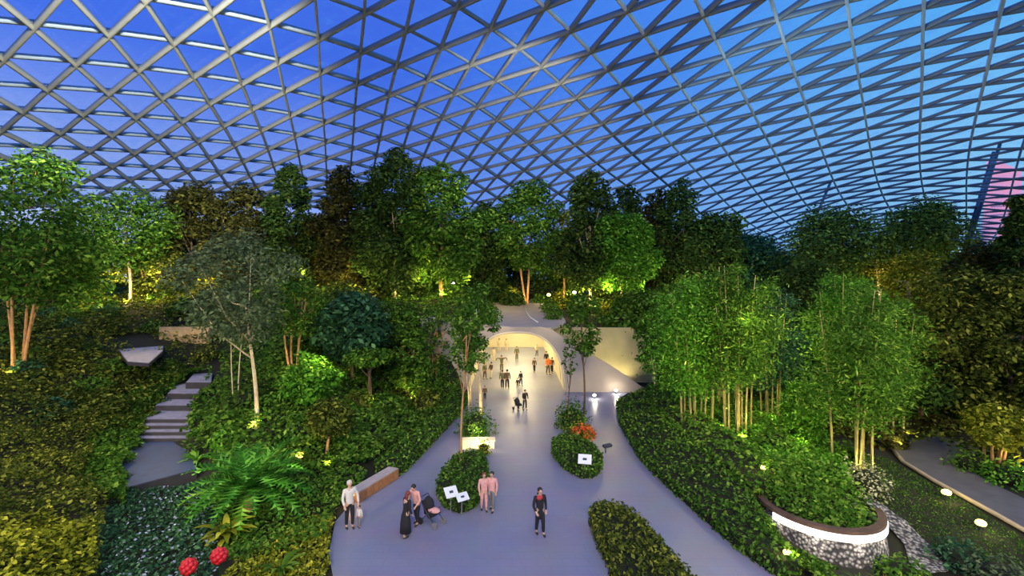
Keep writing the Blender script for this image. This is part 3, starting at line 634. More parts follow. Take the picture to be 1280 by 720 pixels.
shrub_field(scatter([(19,24),(30,27),(40,42),(20,44),(16,34)], 40, .9, 1.8, 1.0), protos(['olive','dark','brown'], 620, .26), 'dark olive shrub on the shaded right bank', 'shrubs on the shaded right bank')

shrub_field([(-2.6,41.2,.8),(-2.2,42.9,.9),(-2.9,44.6,1.0),(-2.3,46.6,.9),(-2.8,48.8,1.0),(3.9,45.6,.9),(4.3,47.8,1.0),(4.0,50.2,1.0),(4.2,53,1.1),(-2.6,52,1.1)], protos(['hedge','green'], 520, .2), 'dark bush edging the footpath above the tunnel', 'bushes edging the footpath above the tunnel')
for o in C.objects:
    if o.get('group') == 'bushes edging the footpath above the tunnel': o.location.z = zt(o.location.y) - .03

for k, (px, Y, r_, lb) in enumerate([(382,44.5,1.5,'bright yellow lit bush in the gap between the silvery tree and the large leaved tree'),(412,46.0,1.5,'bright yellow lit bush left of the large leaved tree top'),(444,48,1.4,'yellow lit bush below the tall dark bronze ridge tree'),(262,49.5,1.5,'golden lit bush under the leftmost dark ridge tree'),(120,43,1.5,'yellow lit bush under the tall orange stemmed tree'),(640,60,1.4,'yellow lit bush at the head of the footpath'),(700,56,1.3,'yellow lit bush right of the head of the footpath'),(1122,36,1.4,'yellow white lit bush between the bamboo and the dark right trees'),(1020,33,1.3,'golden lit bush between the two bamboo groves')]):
    X_ = wx(px, Y); bush(X_, Y, r_, r_*1.5, 'yellow', lb, 800, .28); glow(X_, Y - r_*1.6, tzf(X_, Y) + r_*1.4, 60 if 600 < px < 720 else 260, (1,.74,.22), .4)  # bushes added for patches of yellow light, part of it in their leaf colour
for (x_, y_, r_, lf) in ((-30,36.6,1.1,'olive'),(-28.3,37.8,1.0,'green'),(-22.4,35.2,1.0,'olive'),(-25.4,33.2,.8,'green'),(-28.6,32.6,.9,'dark'),(-23.4,31.6,1.0,'dark')):
    bush(x_, y_, r_, r_*.9, lf, 'low bush set around the upper stone landing', 520, .2, group='bushes round the upper landing')

# ------------------------------------------------------------------ ground cover (nobody could count it)
def cover(name, label, poly, n, size, h, leaf, avoid=(), kind='stuff', up=.9, aspect=.6, clear=.15, mound=.35, lod=False):
    a = np.array(poly); k = n*(14 if lod else 5); X = rng.uniform(a[:,0].min(), a[:,0].max(), k); Yv = rng.uniform(a[:,1].min(), a[:,1].max(), k)
    m = (poly_sd(X, Yv, poly) < 0) & (poly_sd(X, Yv, FLAT) > clear)
    if lod: m &= rng.uniform(0,1,k) < np.clip((22/np.maximum(Yv,10))**1.3, .12, 1)
    for ax_, ay_, ar in avoid: m &= np.hypot(X-ax_, Yv-ay_) > ar
    X, Yv = X[m][:n], Yv[m][:n]
    mnd = mound * (.5 + .5*np.sin(X*1.7+1.3*np.sin(Yv*.9))*np.cos(Yv*1.5+.7*np.sin(X*1.1)))
    Z = tz(X, Yv) + (h + mnd) * rng.uniform(.35,1.0,len(X)) ** .5
    V, Fq = leaf_quads(np.stack([X,Yv,Z],1), size, aspect, up)
    o = mesh_np(name, V, Fq, [L[leaf]], shade=rng.beta(2,2.4,size=len(Fq)))
    return tag(o, label, 'plants', kind=kind)
WALK = [(-14.9,20,1.0),(-14.6,20.8,1.2),(-14.2,21.8,.9),(-16.0,21.5,1.2),(-17.0,23.2,1.25),(-18.0,25,1.15),(-18.8,26.4,1.1),(-19.6,28,1.05),(-20.4,29.7,1.0),(-20.9,31.2,.85),(-21.2,32.3,.7),(-26,34.6,1.15),(-28,35,1.15),(-9.9,18.2,.4)]
cover('ground_foliage', 'dense yellow green low hedge mass in the near left corner', [(-30,9),(-9.9,9),(-11.2,13),(-14.5,17.2),(-17.2,19.2),(-19.5,22.5),(-21,25.5),(-34,26)], 50000, .155, .55, 'olive', WALK, mound=.7)
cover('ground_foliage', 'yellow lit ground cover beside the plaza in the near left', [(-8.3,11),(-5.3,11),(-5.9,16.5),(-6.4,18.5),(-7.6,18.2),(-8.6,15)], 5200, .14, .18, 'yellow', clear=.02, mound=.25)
cover('ground_foliage', 'olive green planting hugging the left side of the stone steps', [(-24,33.5),(-20.6,33),(-17,25),(-16,20),(-14.2,17.6),(-17,18.4),(-20,22.5),(-22.5,27)], 9000, .2, .4, 'green', WALK, mound=.4)
cover('ground_foliage', 'yellow lit leaves of the near left corner hedge', [(-16,9),(-9.7,9),(-10.6,12),(-12.6,14.6),(-15,15.5)], 5200, .16, .75, 'yellow', WALK, mound=.6)  # extra leaf layer with the yellow light put into its colour
cover('ground_foliage', 'mid green ground cover below the cycad and along the bench', [(-8.7,14.8),(-6.3,17),(-6.5,20),(-6.6,22),(-9.5,22.5),(-12.8,20.5),(-10.8,17.6)], 5200, .17, .25, 'green', mound=.3)
cover('flower_bed', 'blue white flower bed in deep shade below the dark slab', [(-11.3,13),(-8.6,14),(-10.7,17.5),(-13.2,20.0),(-14.6,19.3),(-13.2,16.4)], 300, .09, .42, 'flower_blue', mound=.12, aspect=.9, up=2)
cover('ground_foliage', 'dark leaves under the blue white flowers', [(-12.6,12),(-8.2,13),(-10.7,17.7),(-13.0,20.2),(-15.6,19.0),(-14.2,16.6)], 5200, .15, .30, 'teal', mound=.12)
cover('ground_foliage', 'mixed green undergrowth over the wooded left slope', [(-17.5,21),(-13.6,21.5),(-12,20),(-7,22),(-4,36),(-4.2,52),(-16,52),(-22,36),(-19.4,32)], 26000, .24, .45, 'green', WALK, lod=True, mound=.5)
cover('ground_foliage', 'olive green planting over the left terraces', [(-22,24),(-19,25),(-21,33),(-22,36),(-16,52),(-55,52),(-55,30)], 30000, .25, .5, 'olive', WALK, lod=True, mound=.5)
cover('ground_foliage', 'dark undergrowth along the ridge under the trees', [(-60,50),(-4,50),(-3.6,44),(-3.5,68),(5.6,68),(5.6,44),(13.5,44),(16,50),(60,50),(70,85),(-70,85)], 26000, .42, .7, 'dark', mound=.7)
cover('ground_foliage', 'bright green bank planting under the bamboo', [(9.6,19.6),(10.6,22),(9.7,30),(11,38.5),(13.5,42),(17,40),(16,28),(15,22),(13.4,18.3),(12.5,17.0),(10.7,17.0)], 11000, .2, .35, 'bright', mound=.4)
cover('ground_foliage', 'dark olive undergrowth on the shaded right bank', [(17,40),(15.5,24.5),(18,24.5),(21,23.5),(21,10),(34,10),(60,45),(16,50)], 24000, .24, .45, 'olive', lod=True, mound=.4)
cover('grass', 'short dark green lawn beside the dark curved path', [(14.4,13),(17.9,12),(17.9,23),(16,24),(14.2,21),(14.8,17)], 9000, .10, .03, 'hedge', mound=.04, aspect=.3, up=.2)
cover('ground_foliage', 'low mixed plants in front of the pebble wall', [(8.6,12),(15,12),(14.2,14.4),(11,14.6),(9.3,15.2)], 2200, .16, .2, 'green', mound=.25)

# ------------------------------------------------------------------ slabs, steps, small walls
def slab(poly, z, th, mat, name, label, cat, group=None):
    n = len(poly); V = [(x,y,z) for x,y in poly] + [(x,y,z-th) for x,y in poly]
    Fs = [tuple(range(n)), tuple(range(2*n-1,n-1,-1))] + [(i,n+i,n+(i+1)%n,(i+1)%n) for i in range(n)]
    bm = bmesh.new(); vs = [bm.verts.new(v) for v in V]; [bm.faces.new([vs[i] for i in f]) for f in Fs]; bmesh.ops.recalc_face_normals(bm, faces=bm.faces[:])
    bmesh.ops.bevel(bm, geom=[e for e in bm.edges if all(v.co.z > z-.001 for v in e.verts)], offset=.025, segments=2, affect='EDGES')
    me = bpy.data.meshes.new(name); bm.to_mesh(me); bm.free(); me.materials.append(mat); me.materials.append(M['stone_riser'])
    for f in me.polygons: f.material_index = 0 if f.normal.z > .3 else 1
    o = bpy.data.objects.new(name, me); C.objects.link(o); return tag(o, label, cat, group)
def pq(pts, z): return [g0(a, b, z) for a, b in pts]
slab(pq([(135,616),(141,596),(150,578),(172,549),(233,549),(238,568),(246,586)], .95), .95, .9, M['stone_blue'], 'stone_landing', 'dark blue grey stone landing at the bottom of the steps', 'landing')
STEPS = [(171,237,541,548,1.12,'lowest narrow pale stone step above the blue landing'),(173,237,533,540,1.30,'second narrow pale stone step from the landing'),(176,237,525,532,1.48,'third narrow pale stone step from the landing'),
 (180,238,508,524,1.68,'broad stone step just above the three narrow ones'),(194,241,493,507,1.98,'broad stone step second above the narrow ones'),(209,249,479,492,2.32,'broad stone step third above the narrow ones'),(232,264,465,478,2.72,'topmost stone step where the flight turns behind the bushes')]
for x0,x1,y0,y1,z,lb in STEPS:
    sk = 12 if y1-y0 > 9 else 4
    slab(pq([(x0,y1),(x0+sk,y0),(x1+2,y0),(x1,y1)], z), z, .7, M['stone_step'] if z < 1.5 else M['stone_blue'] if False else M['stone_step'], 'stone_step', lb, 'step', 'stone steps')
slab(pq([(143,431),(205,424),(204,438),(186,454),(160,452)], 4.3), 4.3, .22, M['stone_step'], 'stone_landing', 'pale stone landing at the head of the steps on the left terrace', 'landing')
mb = MB(); Yk = 46.0
for k in range(14):
    a0 = k/14; x = wx(138 + 68*a0, Yk); y = Yk - 1.2*math.sin(PI*a0); mb.box((x, y, wz(393,Yk)), (.42,.3,1.5))
w_ = empty('retaining_wall', (0,0,0), label='dark brown timber retaining wall under the yellow lit planting on the left terrace', cat='wall'); mb.build('timber_boards', M['brown_wall'], w_)
mb = MB(); mb.tube([(wx(138+68*u,Yk), Yk-1.2*math.sin(PI*u)-.02, wz(383,Yk)) for u in np.linspace(0,1,14)], .14, 6); mb.build('capping', M['path_edge'], w_)
mb = MB(); mb.box((wx(232,37), 37, wz(419,37)), (3.6,.4,1.3), rz=.1); o = mb.build('stone_wall', M['sandstone']); tag(o, 'short warm tan stone wall above the pale upper landing', 'wall')
ph = [(wx(646,64),64.5),(wx(696,64),64.5),(wx(694,64),66),(wx(648,64),66)]
hedge(ph, 4.4, 'silver', 'tall pale green clipped hedge at the far end of the footpath', size=.32, dens=26)

# right planter with the light strip
plr = empty('planter', (11.6,18.3,0), label='round raised planter with a pebble wall and a glowing light strip', cat='planter')
def arcband(r0, r1, z0, z1, a0, a1, n=40):
    V = []; Fs = []
    for k in range(n+1):
        a = math.radians(a0 + (a1-a0)*k/n); c, s = math.cos(a), math.sin(a)
        for r, z in ((r1,z0),(r1,z1),(r0,z1),(r0,z0)): V.append((2.0*r*c, 2.2*r*s, z))
    for k in range(n):
        for q_ in range(4): Fs.append((4*k+q_, 4*k+(q_+1)%4, 4*(k+1)+(q_+1)%4, 4*(k+1)+q_))
    return V, Fs
def pebble_mat():
    m, nt, b = new_mat('pebbles', .75); tc = nt.nodes.new('ShaderNodeTexCoord'); v = nt.nodes.new('ShaderNodeTexVoronoi'); v.inputs['Scale'].default_value = 9
    r = nt.nodes.new('ShaderNodeValToRGB'); r.color_ramp.elements[0].color = (.40,.40,.41,1); r.color_ramp.elements[1].color = (.03,.03,.04,1); r.color_ramp.elements[0].position = .15; r.color_ramp.elements[1].position = .65
    bp = nt.nodes.new('ShaderNodeBump'); bp.inputs['Strength'].default_value = 1; bp.inputs['Distance'].default_value = .06; bp.invert = True
    nt.links.new(tc.outputs['Object'], v.inputs['Vector']); nt.links.new(v.outputs['Distance'], r.inputs['Fac']); nt.links.new(r.outputs['Color'], b.inputs['Base Color'])
    nt.links.new(v.outputs['Distance'], bp.inputs['Height']); nt.links.new(bp.outputs['Normal'], b.inputs['Normal']); return m
M['pebble'] = pebble_mat()
V, Fs = arcband(.90,1.0,-.6,.42,150,395); V = [(v[0]*(1.06 if v[2] < 0 else 1), v[1]*(1.10 if v[2] < 0 else 1), v[2]) for v in V]; mesh_np('pebble_wall', V, Fs, M['pebble'], plr)
V, Fs = arcband(.90,1.045,.42,.66,196,326); mesh_np('light_strip', V, Fs, M['led'], plr)
V, Fs = arcband(.90,1.03,.66,.78,165,345); mesh_np('capping', V, Fs, M['brown_wall'], plr)
for a in (200,235,270,305): glow(11.6+2.25*math.cos(math.radians(a)), 18.3+2.5*math.sin(math.radians(a)), .35, 14, (1,.86,.66), .15)
cover('ground_foliage', 'green leaves spilling over the rim of the round planter', oval(11.6,18.4,1.85,2.05,20), 1900, .17, .95, 'green', mound=.3)
cover('ground_foliage', 'dark leaves between the plaza hedge and the pebble wall', [(9.9,20.5),(9.4,18.4),(9.6,16.7),(10.6,15.5),(9.3,15.2),(8.6,17),(8.9,19.5)], 2600, .15, .2, 'hedge', mound=.2)
def drape_poly(name, poly, dz, mat, label):
    bm = bmesh.new(); bm.faces.new([bm.verts.new((x,y,0)) for x, y in poly]); bmesh.ops.triangulate(bm, faces=bm.faces[:]); bmesh.ops.subdivide_edges(bm, edges=bm.edges[:], cuts=5, use_grid_fill=True)
    for v in bm.verts: v.co.z = tzf(v.co.x, v.co.y) + dz + rng.uniform(0,.05)
    bmesh.ops.recalc_face_normals(bm, faces=bm.faces[:]); me = bpy.data.meshes.new(name); bm.to_mesh(me); bm.free(); me.materials.append(mat); o = bpy.data.objects.new(name, me); C.objects.link(o); return tag(o, label, None, kind='stuff')
drape_poly('pebbles', [(13.4,15.5),(14.2,15.6),(14.7,16.4),(14.8,18.0),(14.3,19.3),(13.9,19.0),(13.9,17.0),(13.2,15.9)], .10, M['pebble'], 'grey pebbles spilling round the right of the planter')
# dark curved path
def drape(name, left, right, dz, mat, label, kind=None, cat=None):
    V = []; Fs = []; m = 5
    for (lx,ly),(rx,ry) in zip(left, right):
        for k in range(m): V.append((lx+(rx-lx)*k/(m-1), ly+(ry-ly)*k/(m-1), 0))
    a = np.array(V); a[:,2] = tz(a[:,0], a[:,1]) + dz
    for i in range(len(left)-1):
        for k in range(m-1): Fs.append((i*m+k, i*m+k+1, (i+1)*m+k+1, (i+1)*m+k))
    return tag(mesh_np(name, a, Fs, mat, smooth=True), label, cat, kind=kind)
Lp = [(18.4,9),(18.35,12),(18.3,15),(18.2,18),(18.1,20.5),(18.3,22.4),(19.0,23.9),(20.4,24.9),(22.5,25.3)]
Rp = [(20.6,9),(20.5,12),(20.4,15),(20.3,18),(20.3,20),(20.5,21.2),(21.0,22.2),(21.8,22.9),(23,23.2)]
drape('path', Lp, Rp, .07, M['asphalt'], 'dark grey footpath curving away on the right', kind='structure')
mb = MB(); mb.tube([(x-.06, y, tzf(x,y)+.12) for x, y in Lp[:7]], .09, 6); tag(mb.build('trim_3', M['path_edge'], smooth=True), 'tan kerb along the near edge of the dark path', kind='structure')

# ------------------------------------------------------------------ plants near the camera
def frond(t, a, el, ln, wid, leaf, curve=1.2, npair=16):
    P = []; d = Vector((math.cos(a), math.sin(a), 0)); pos = Vector((0,0,0)); e = el; st = ln/npair; V = []; Fs = []; sh = []
    for k in range(npair+1):
        u = k/npair; dirv = d*math.cos(e) + Vector((0,0,1))*math.sin(e); nrm = -d*math.sin(e) + Vector((0,0,1))*math.cos(e); side = dirv.cross(nrm)
        w = wid*math.sin(PI*min(1,.12+.86*u))**.7
        if k:
            for s in (-1,1):
                tip = pos + side*s*w + dirv*w*.55 + nrm*w*.18; b = len(V); V += [pos-dirv*st*.46, pos+dirv*st*.46, tip, pos-dirv*st*.05+(tip-pos)*.5]
                Fs.append((b,b+1,b+2,b+3) if s > 0 else (b+3,b+2,b+1,b)); sh.append(random.betavariate(2,2.4))
        pos = pos + dirv*st; e -= curve*st/ln*(.6+.8*u)
    mesh_np('frond', V, np.array(Fs), L[leaf], t, shade=sh, loc=(0,0,t['crown_z']))
cy = empty('cycad', (wx(312,18.2), 18.2, tzf(wx(312,18.2),18.2)), label='large dark green cycad with long feathered fronds in the near left', cat='palm'); cy['crown_z'] = .85
for k in range(48): frond(cy, k*2.39996, 1.38 - 1.10*((k+.5)/48)**.9, 2.3+.4*random.random(), .46, 'palm' if k % 11 else 'bright', 1.45, 15)
mb = MB(); mb.lathe([(.24,-.2),(.22,.3),(.19,.75),(.15,.9),(.02,.95)], n=12); mb.build('trunk', M['bark_orange'], cy, smooth=True)
def strap_plant(px, py, Y, n, ln, leaf, label, name='strap_leaf_plant', cat='plant', up=1.0, w=.07):
    x = wx(px, Y); t = empty(name, (x, Y, tzf(x,Y)-.02), label=label, cat=cat); V = []; Fs = []; sh = []
    for k in range(n):
        a = k*2.4 + rng.uniform(-.3,.3); d = np.array([math.cos(a), math.sin(a), 0]); s = np.array([-d[1], d[0], 0]); e = rng.uniform(.5,1.4)*up; l = ln*rng.uniform(.7,1.1); p = d*.05; b = len(V)
        for q_ in range(6):
            u = q_/5; wq = w*math.sin(PI*(.1+.85*u))*l; V += [p - s*wq, p + s*wq]; p = p + (d*math.cos(e)+np.array([0,0,1])*math.sin(e))*l/5; e -= .35
        Fs += [(b+2*i,b+2*i+1,b+2*i+3,b+2*i+2) for i in range(5)]; sh += [rng.uniform(.2,.9)]*5
    mesh_np('leaves', V, np.array(Fs), L[leaf], t, shade=sh); return t
strap_plant(283,655,16.6,34,1.15,'yellow','yellow lit broad strap leaved plant in front of the cycad', w=.11)
strap_plant(255,625,18.4,30,1.1,'bright','bright strap leaved plant between the flower bed and the cycad', w=.10)
strap_plant(350,705,15.0,30,.9,'green','green strap leaved plant below the cycad near the bottom edge', w=.08)
strap_plant(245,540,22.2,26,1.0,'bright','bright fern like plant beside the blue grey landing', w=.08)
strap_plant(1108,712,14.4,60,.75,'yellow','yellow lit spiky grass tuft in front of the pebble wall','grass_tuft','grass',up=1.25,w=.018)
strap_plant(1075,700,15.0,40,.6,'green','green spiky grass tuft beside the yellow lit tuft','grass_tuft','grass',up=1.2,w=.02)
bush(wx(1082,19.6),19.6,.9,1.35,'pale','pale flowering shrub lit white in the round planter',620,.13)
bush(wx(986,15.8),15.8,.35,.5,'yellow','small bright yellow lit shrub at the plaza edge near the pebble wall',260,.12)
bush(wx(1200,16),16,.9,.8,'teal','grey green leafy shrub near the lower right corner',520,.17)
bush(wx(1255,15),15,1.1,.75,'silver','pale silvery low shrub in the lower right corner',620,.15)
bush(wx(1130,15.4),15.4,.8,.7,'green','dark green shrub right of the spiky grass tufts',460,.16)
bush(wx(1215,21.8),21.8,1.0,.9,'green','mid green shrub inside the bend of the dark path',520,.17)
bush(wx(1262,20.5),20.5,1.1,.9,'bright','bright green shrub below the orange lit stems at the right edge',520,.17)
for k, (px, Y, zc, lb) in enumerate([(236,13.0,1.44,'red flower head at the bottom edge, the left one of two'),(274,13.2,1.62,'red flower head at the bottom edge, the taller right one of two')]):
    x = wx(px, Y); zb = tzf(x, Y); t = empty('red_flower', (x, Y, zb), label=lb, cat='flower', group=None); hz = zc - zb
    mb = MB(); mb.tube([(0,0,0),(.03,.02,hz*.5),(0,0,hz-.1)], .018, 6); mb.build('stem', L['palm'], t)
    mb = MB()
    for i in range(26):
        dd = Vector((math.cos(i*2.4)*math.sqrt(1-(1-2*(i+.5)/26)**2), math.sin(i*2.4)*math.sqrt(1-(1-2*(i+.5)/26)**2), 1-2*(i+.5)/26)); mb.ell(dd*.15, (.085,.085,.085), 7, 4)
    mb.build('blossom', M['petal_red'], t, smooth=True, loc=(0,0,hz))

# ------------------------------------------------------------------ plaza furniture
b1, b2 = Vector((*g0(449,629),0)), Vector((*g0(498,598),0)); dv_ = (b2-b1); ln = dv_.length; az = math.atan2(dv_.y, dv_.x)
bench = empty('bench', (*(b1+dv_/2 + Vector((-dv_.y, dv_.x,0)).normalized()*.28).xy, 0), az, 'long brown timber bench beside the hedge with pale seat boards', 'bench')
mb = MB(); [mb.box((0,-.2+.135*k,.45), (ln,.11,.05)) for k in range(4)]; mb.build('seat', M['bench_top'], bench)
MB().box((0,-.27,.22), (ln,.04,.40)).build('front_board', M['wood'], bench); MB().box((0,.27,.22), (ln,.04,.40)).build('back_board', M['wood'], bench)
for s in (-1,1): MB().box((s*(ln/2-.03),0,.21), (.06,.5,.42)).build('end_board', M['wood'], bench)
sw = empty('seat_wall', (-1.85,26.4,0), .05, 'brightly lit cream stone seat wall between the two halves of the left island', 'bench')
MB().box((0,0,.2), (1.75,.55,.4)).build('plinth', M['tunnel'], sw); MB().box((0,0,.43), (1.85,.65,.06)).build('seat', M['tunnel'], sw)
glow(-1.6,25.75,.5,60,(1,.80,.42)); glow(-1.9,27.3,.75,70,(1,.80,.42)); glow(-2.4,25.6,.9,30,(1,.75,.3))
def sign(px, py, z, w, h, rz, label, tri=False):
    Y = (CH-z)*F/(py-HY); t = empty('information_panel', (wx(px,Y), Y, 0), rz, label, 'sign'); MB().tube([(0,.05,0),(0,.05,z-.05)], .025, 6).build('post', M['steel'], t)
    mb = MB(); mb.box((0,0,0), (w,.03,h), rx=-.9); pn = mb.build('panel', M['panel'], t, loc=(0,0,z))
    mb = MB(); mb.box((0,-.014,.012), (w*.30,.012,h*.22), rx=-.9); mb.build('panel_mark', M['panel_mark'], pn)
sign(564,615,.78,.52,.46,.5,'white tilted panel with a dark mark in the left island, the farther left one')
sign(578,621,.72,.50,.34,.6,'white tilted panel in the left island, the nearer right one')
sign(731,574,.80,.62,.50,-.2,'white tilted panel with a dark mark in the right island')
def bollard(px, py, label):
    x, y = g0(px, py, .25); t = empty('garden_light', (x, y, 0), label=label, cat='light'); MB().lathe([(0,0),(.07,0),(.07,.2),(0,.2)], n=10).build('housing', M['steel_dark'], t)
    MB().ell((0,0,.25), (.13,.13,.11), 10, 6).build('lens', M['lamp_white'], t, smooth=True); glow(x, y-.3, .35, 45, (1,.85,.6))
bollard(743,494,'glowing white ground light near the wall right of the tunnel'); bollard(770,488,'glowing white ground light at the end of the right hedge')
def spotlight(px, Y, dz, mat, e, col, label, r=.13, pw=None):
    x = wx(px, Y); z = tzf(x, Y); t = empty('garden_spotlight', (x, Y, z), label=label, cat='light'); hs = MB().tube([(0,0,-.05),(0,0,dz-.08)], .03, 6).lathe([(0,0),(r*.8,.02),(r*.8,.1),(0,.1)], (0,0,dz-.12), 10).build('housing', M['steel_dark'], t)
    MB().ell((0,0,dz), (r,r,r*.7), 10, 6).build('lens', M[mat], hs, smooth=True); glow(x, Y-.25, z+dz+.15, e, col)
spotlight(374,21.9,.45,'lamp_orange',35,(1,.60,.15),'orange glowing spotlight among the shrubs behind the bench',.19)
spotlight(441,19.9,.35,'lamp_orange',8,(1,.6,.2),'small orange spotlight low behind the bench end',.07)
spotlight(984,15.5,.55,'lamp',26,(1,.80,.2),'yellow spotlight in the planting at the plaza edge')
spotlight(1183,19.2,.30,'lamp',26,(1,.80,.2),'yellow spotlight on the lawn, the one nearer the bamboo',.17)
spotlight(1226,17.4,.28,'lamp',26,(1,.85,.35),'pale yellow spotlight on the lawn, the one nearer the lower right corner',.17)
spotlight(954,19.9,.75,'lamp',26,(1,.80,.2),'yellow spotlight in the bank under the bamboo',.13)
spotlight(508,52,1.5,'lamp_white',120,(1,.8,.4),'white garden lamp on the ridge under the tallest dark tree',.22)
spotlight(566,53,1.9,'lamp_white',120,(1,.8,.4),'white garden lamp on the ridge beside the straight orange trunk',.25)
spotlight(686,58,1.4,'lamp',160,(1,.78,.3),'warm garden lamp at the head of the footpath',.25)
spotlight(718,58,1.7,'lamp_white',160,(1,.8,.4),'white garden lamp on the ridge right of the footpath',.22)
spotlight(640,60,1.3,'lamp',140,(1,.75,.3),'warm garden lamp on the ridge left of the pale hedge',.25)
fx = empty('floodlight', (*g0(757,566),0), .5, 'dark floodlight on a short arm beside the right island', 'light'); MB().tube([(0,0,0),(0,0,.25),(-.12,0,.34)], .03, 6).build('arm', M['steel_dark'], fx)
MB().box((.12,0,.36), (.52,.2,.12), rx=.3).build('head', M['steel_dark'], fx)
# pink tower beyond the glass, struts under the roof
tw = empty('tower', (174,170,0), -.5, 'pink lit tower outside the glass beyond the trees on the right', 'building')
mb = MB(); mb.add([(-6,-3,0),(6,-3,0),(6,3,0),(-6,3,0),(-3.6,-3,52),(3.6,-3,47),(3.6,3,47),(-3.6,3,52)], [(0,1,5,4),(1,2,6,5),(2,3,7,6),(3,0,4,7),(4,5,6,7)]); fc = mb.build('facade', M['pink_tower'], tw)
mb = MB(); [mb.box((0,-3.05,2+3*k), (11-.27*k*.9,.15,.35)) for k in range(15)]; mb.build('floor_band', M['tower_line'], fc)
def strut(pa, Ya, pb, Yb, r, label):
    a = Vector((wx(pa[0],Ya),Ya,wz(pa[1],Ya))); b = Vector((wx(pb[0],Yb),Yb,wz(pb[1],Yb))); d = b-a
    if b.z > 0: b = b + d * ((b.z - tzf(b.x,b.y)) / max(1e-3,(a.z-b.z)))
    o = MB().tube([a,b], r, 8).build('roof_strut', M['steel_dark'], smooth=True); tag(o, label, 'strut')
strut((1250,180),88,(1222,270),86,.28,'dark slanting roof strut beside the pink tower, the nearer of the pair'); strut((1242,190),90,(1214,282),88,.26,'dark slanting roof strut beside the pink tower, the farther of the pair')
strut((1039,226),112,(1021,268),110,.3,'dark slanting roof strut above the right ridge trees')

# ------------------------------------------------------------------ people
def skin_mesh(name, chains, mat, parent=None, levels=1, root=0):
    """chains: list of [(point, radius), ...]; chains that start on an existing joint share its vertex."""
    bm = bmesh.new(); lay = bm.verts.layers.skin.verify(); seen = {}
    def vert(p, r):
        k = tuple(round(c, 4) for c in p)
        if k not in seen:
            v = bm.verts.new(p); rr = r if isinstance(r, tuple) else (r, r); v[lay].radius = rr; seen[k] = v
            if len(seen) == 1: v[lay].use_root = True
        return seen[k]
    for ch in chains:
        vs = [vert(p, r) for p, r in ch]
        for a, b in zip(vs, vs[1:]):
            if a is not b and bm.edges.get((a, b)) is None: bm.edges.new((a, b))
    me = bpy.data.meshes.new(name); bm.to_mesh(me); bm.free(); me.materials.append(mat); o = bpy.data.objects.new(name, me); C.objects.link(o)
    if parent is not None: o.parent = parent
    m = o.modifiers.new('Skin', 'SKIN'); m.use_smooth_shade = True; s = o.modifiers.new('Subdivision', 'SUBSURF'); s.levels = levels; s.render_levels = levels
    return o
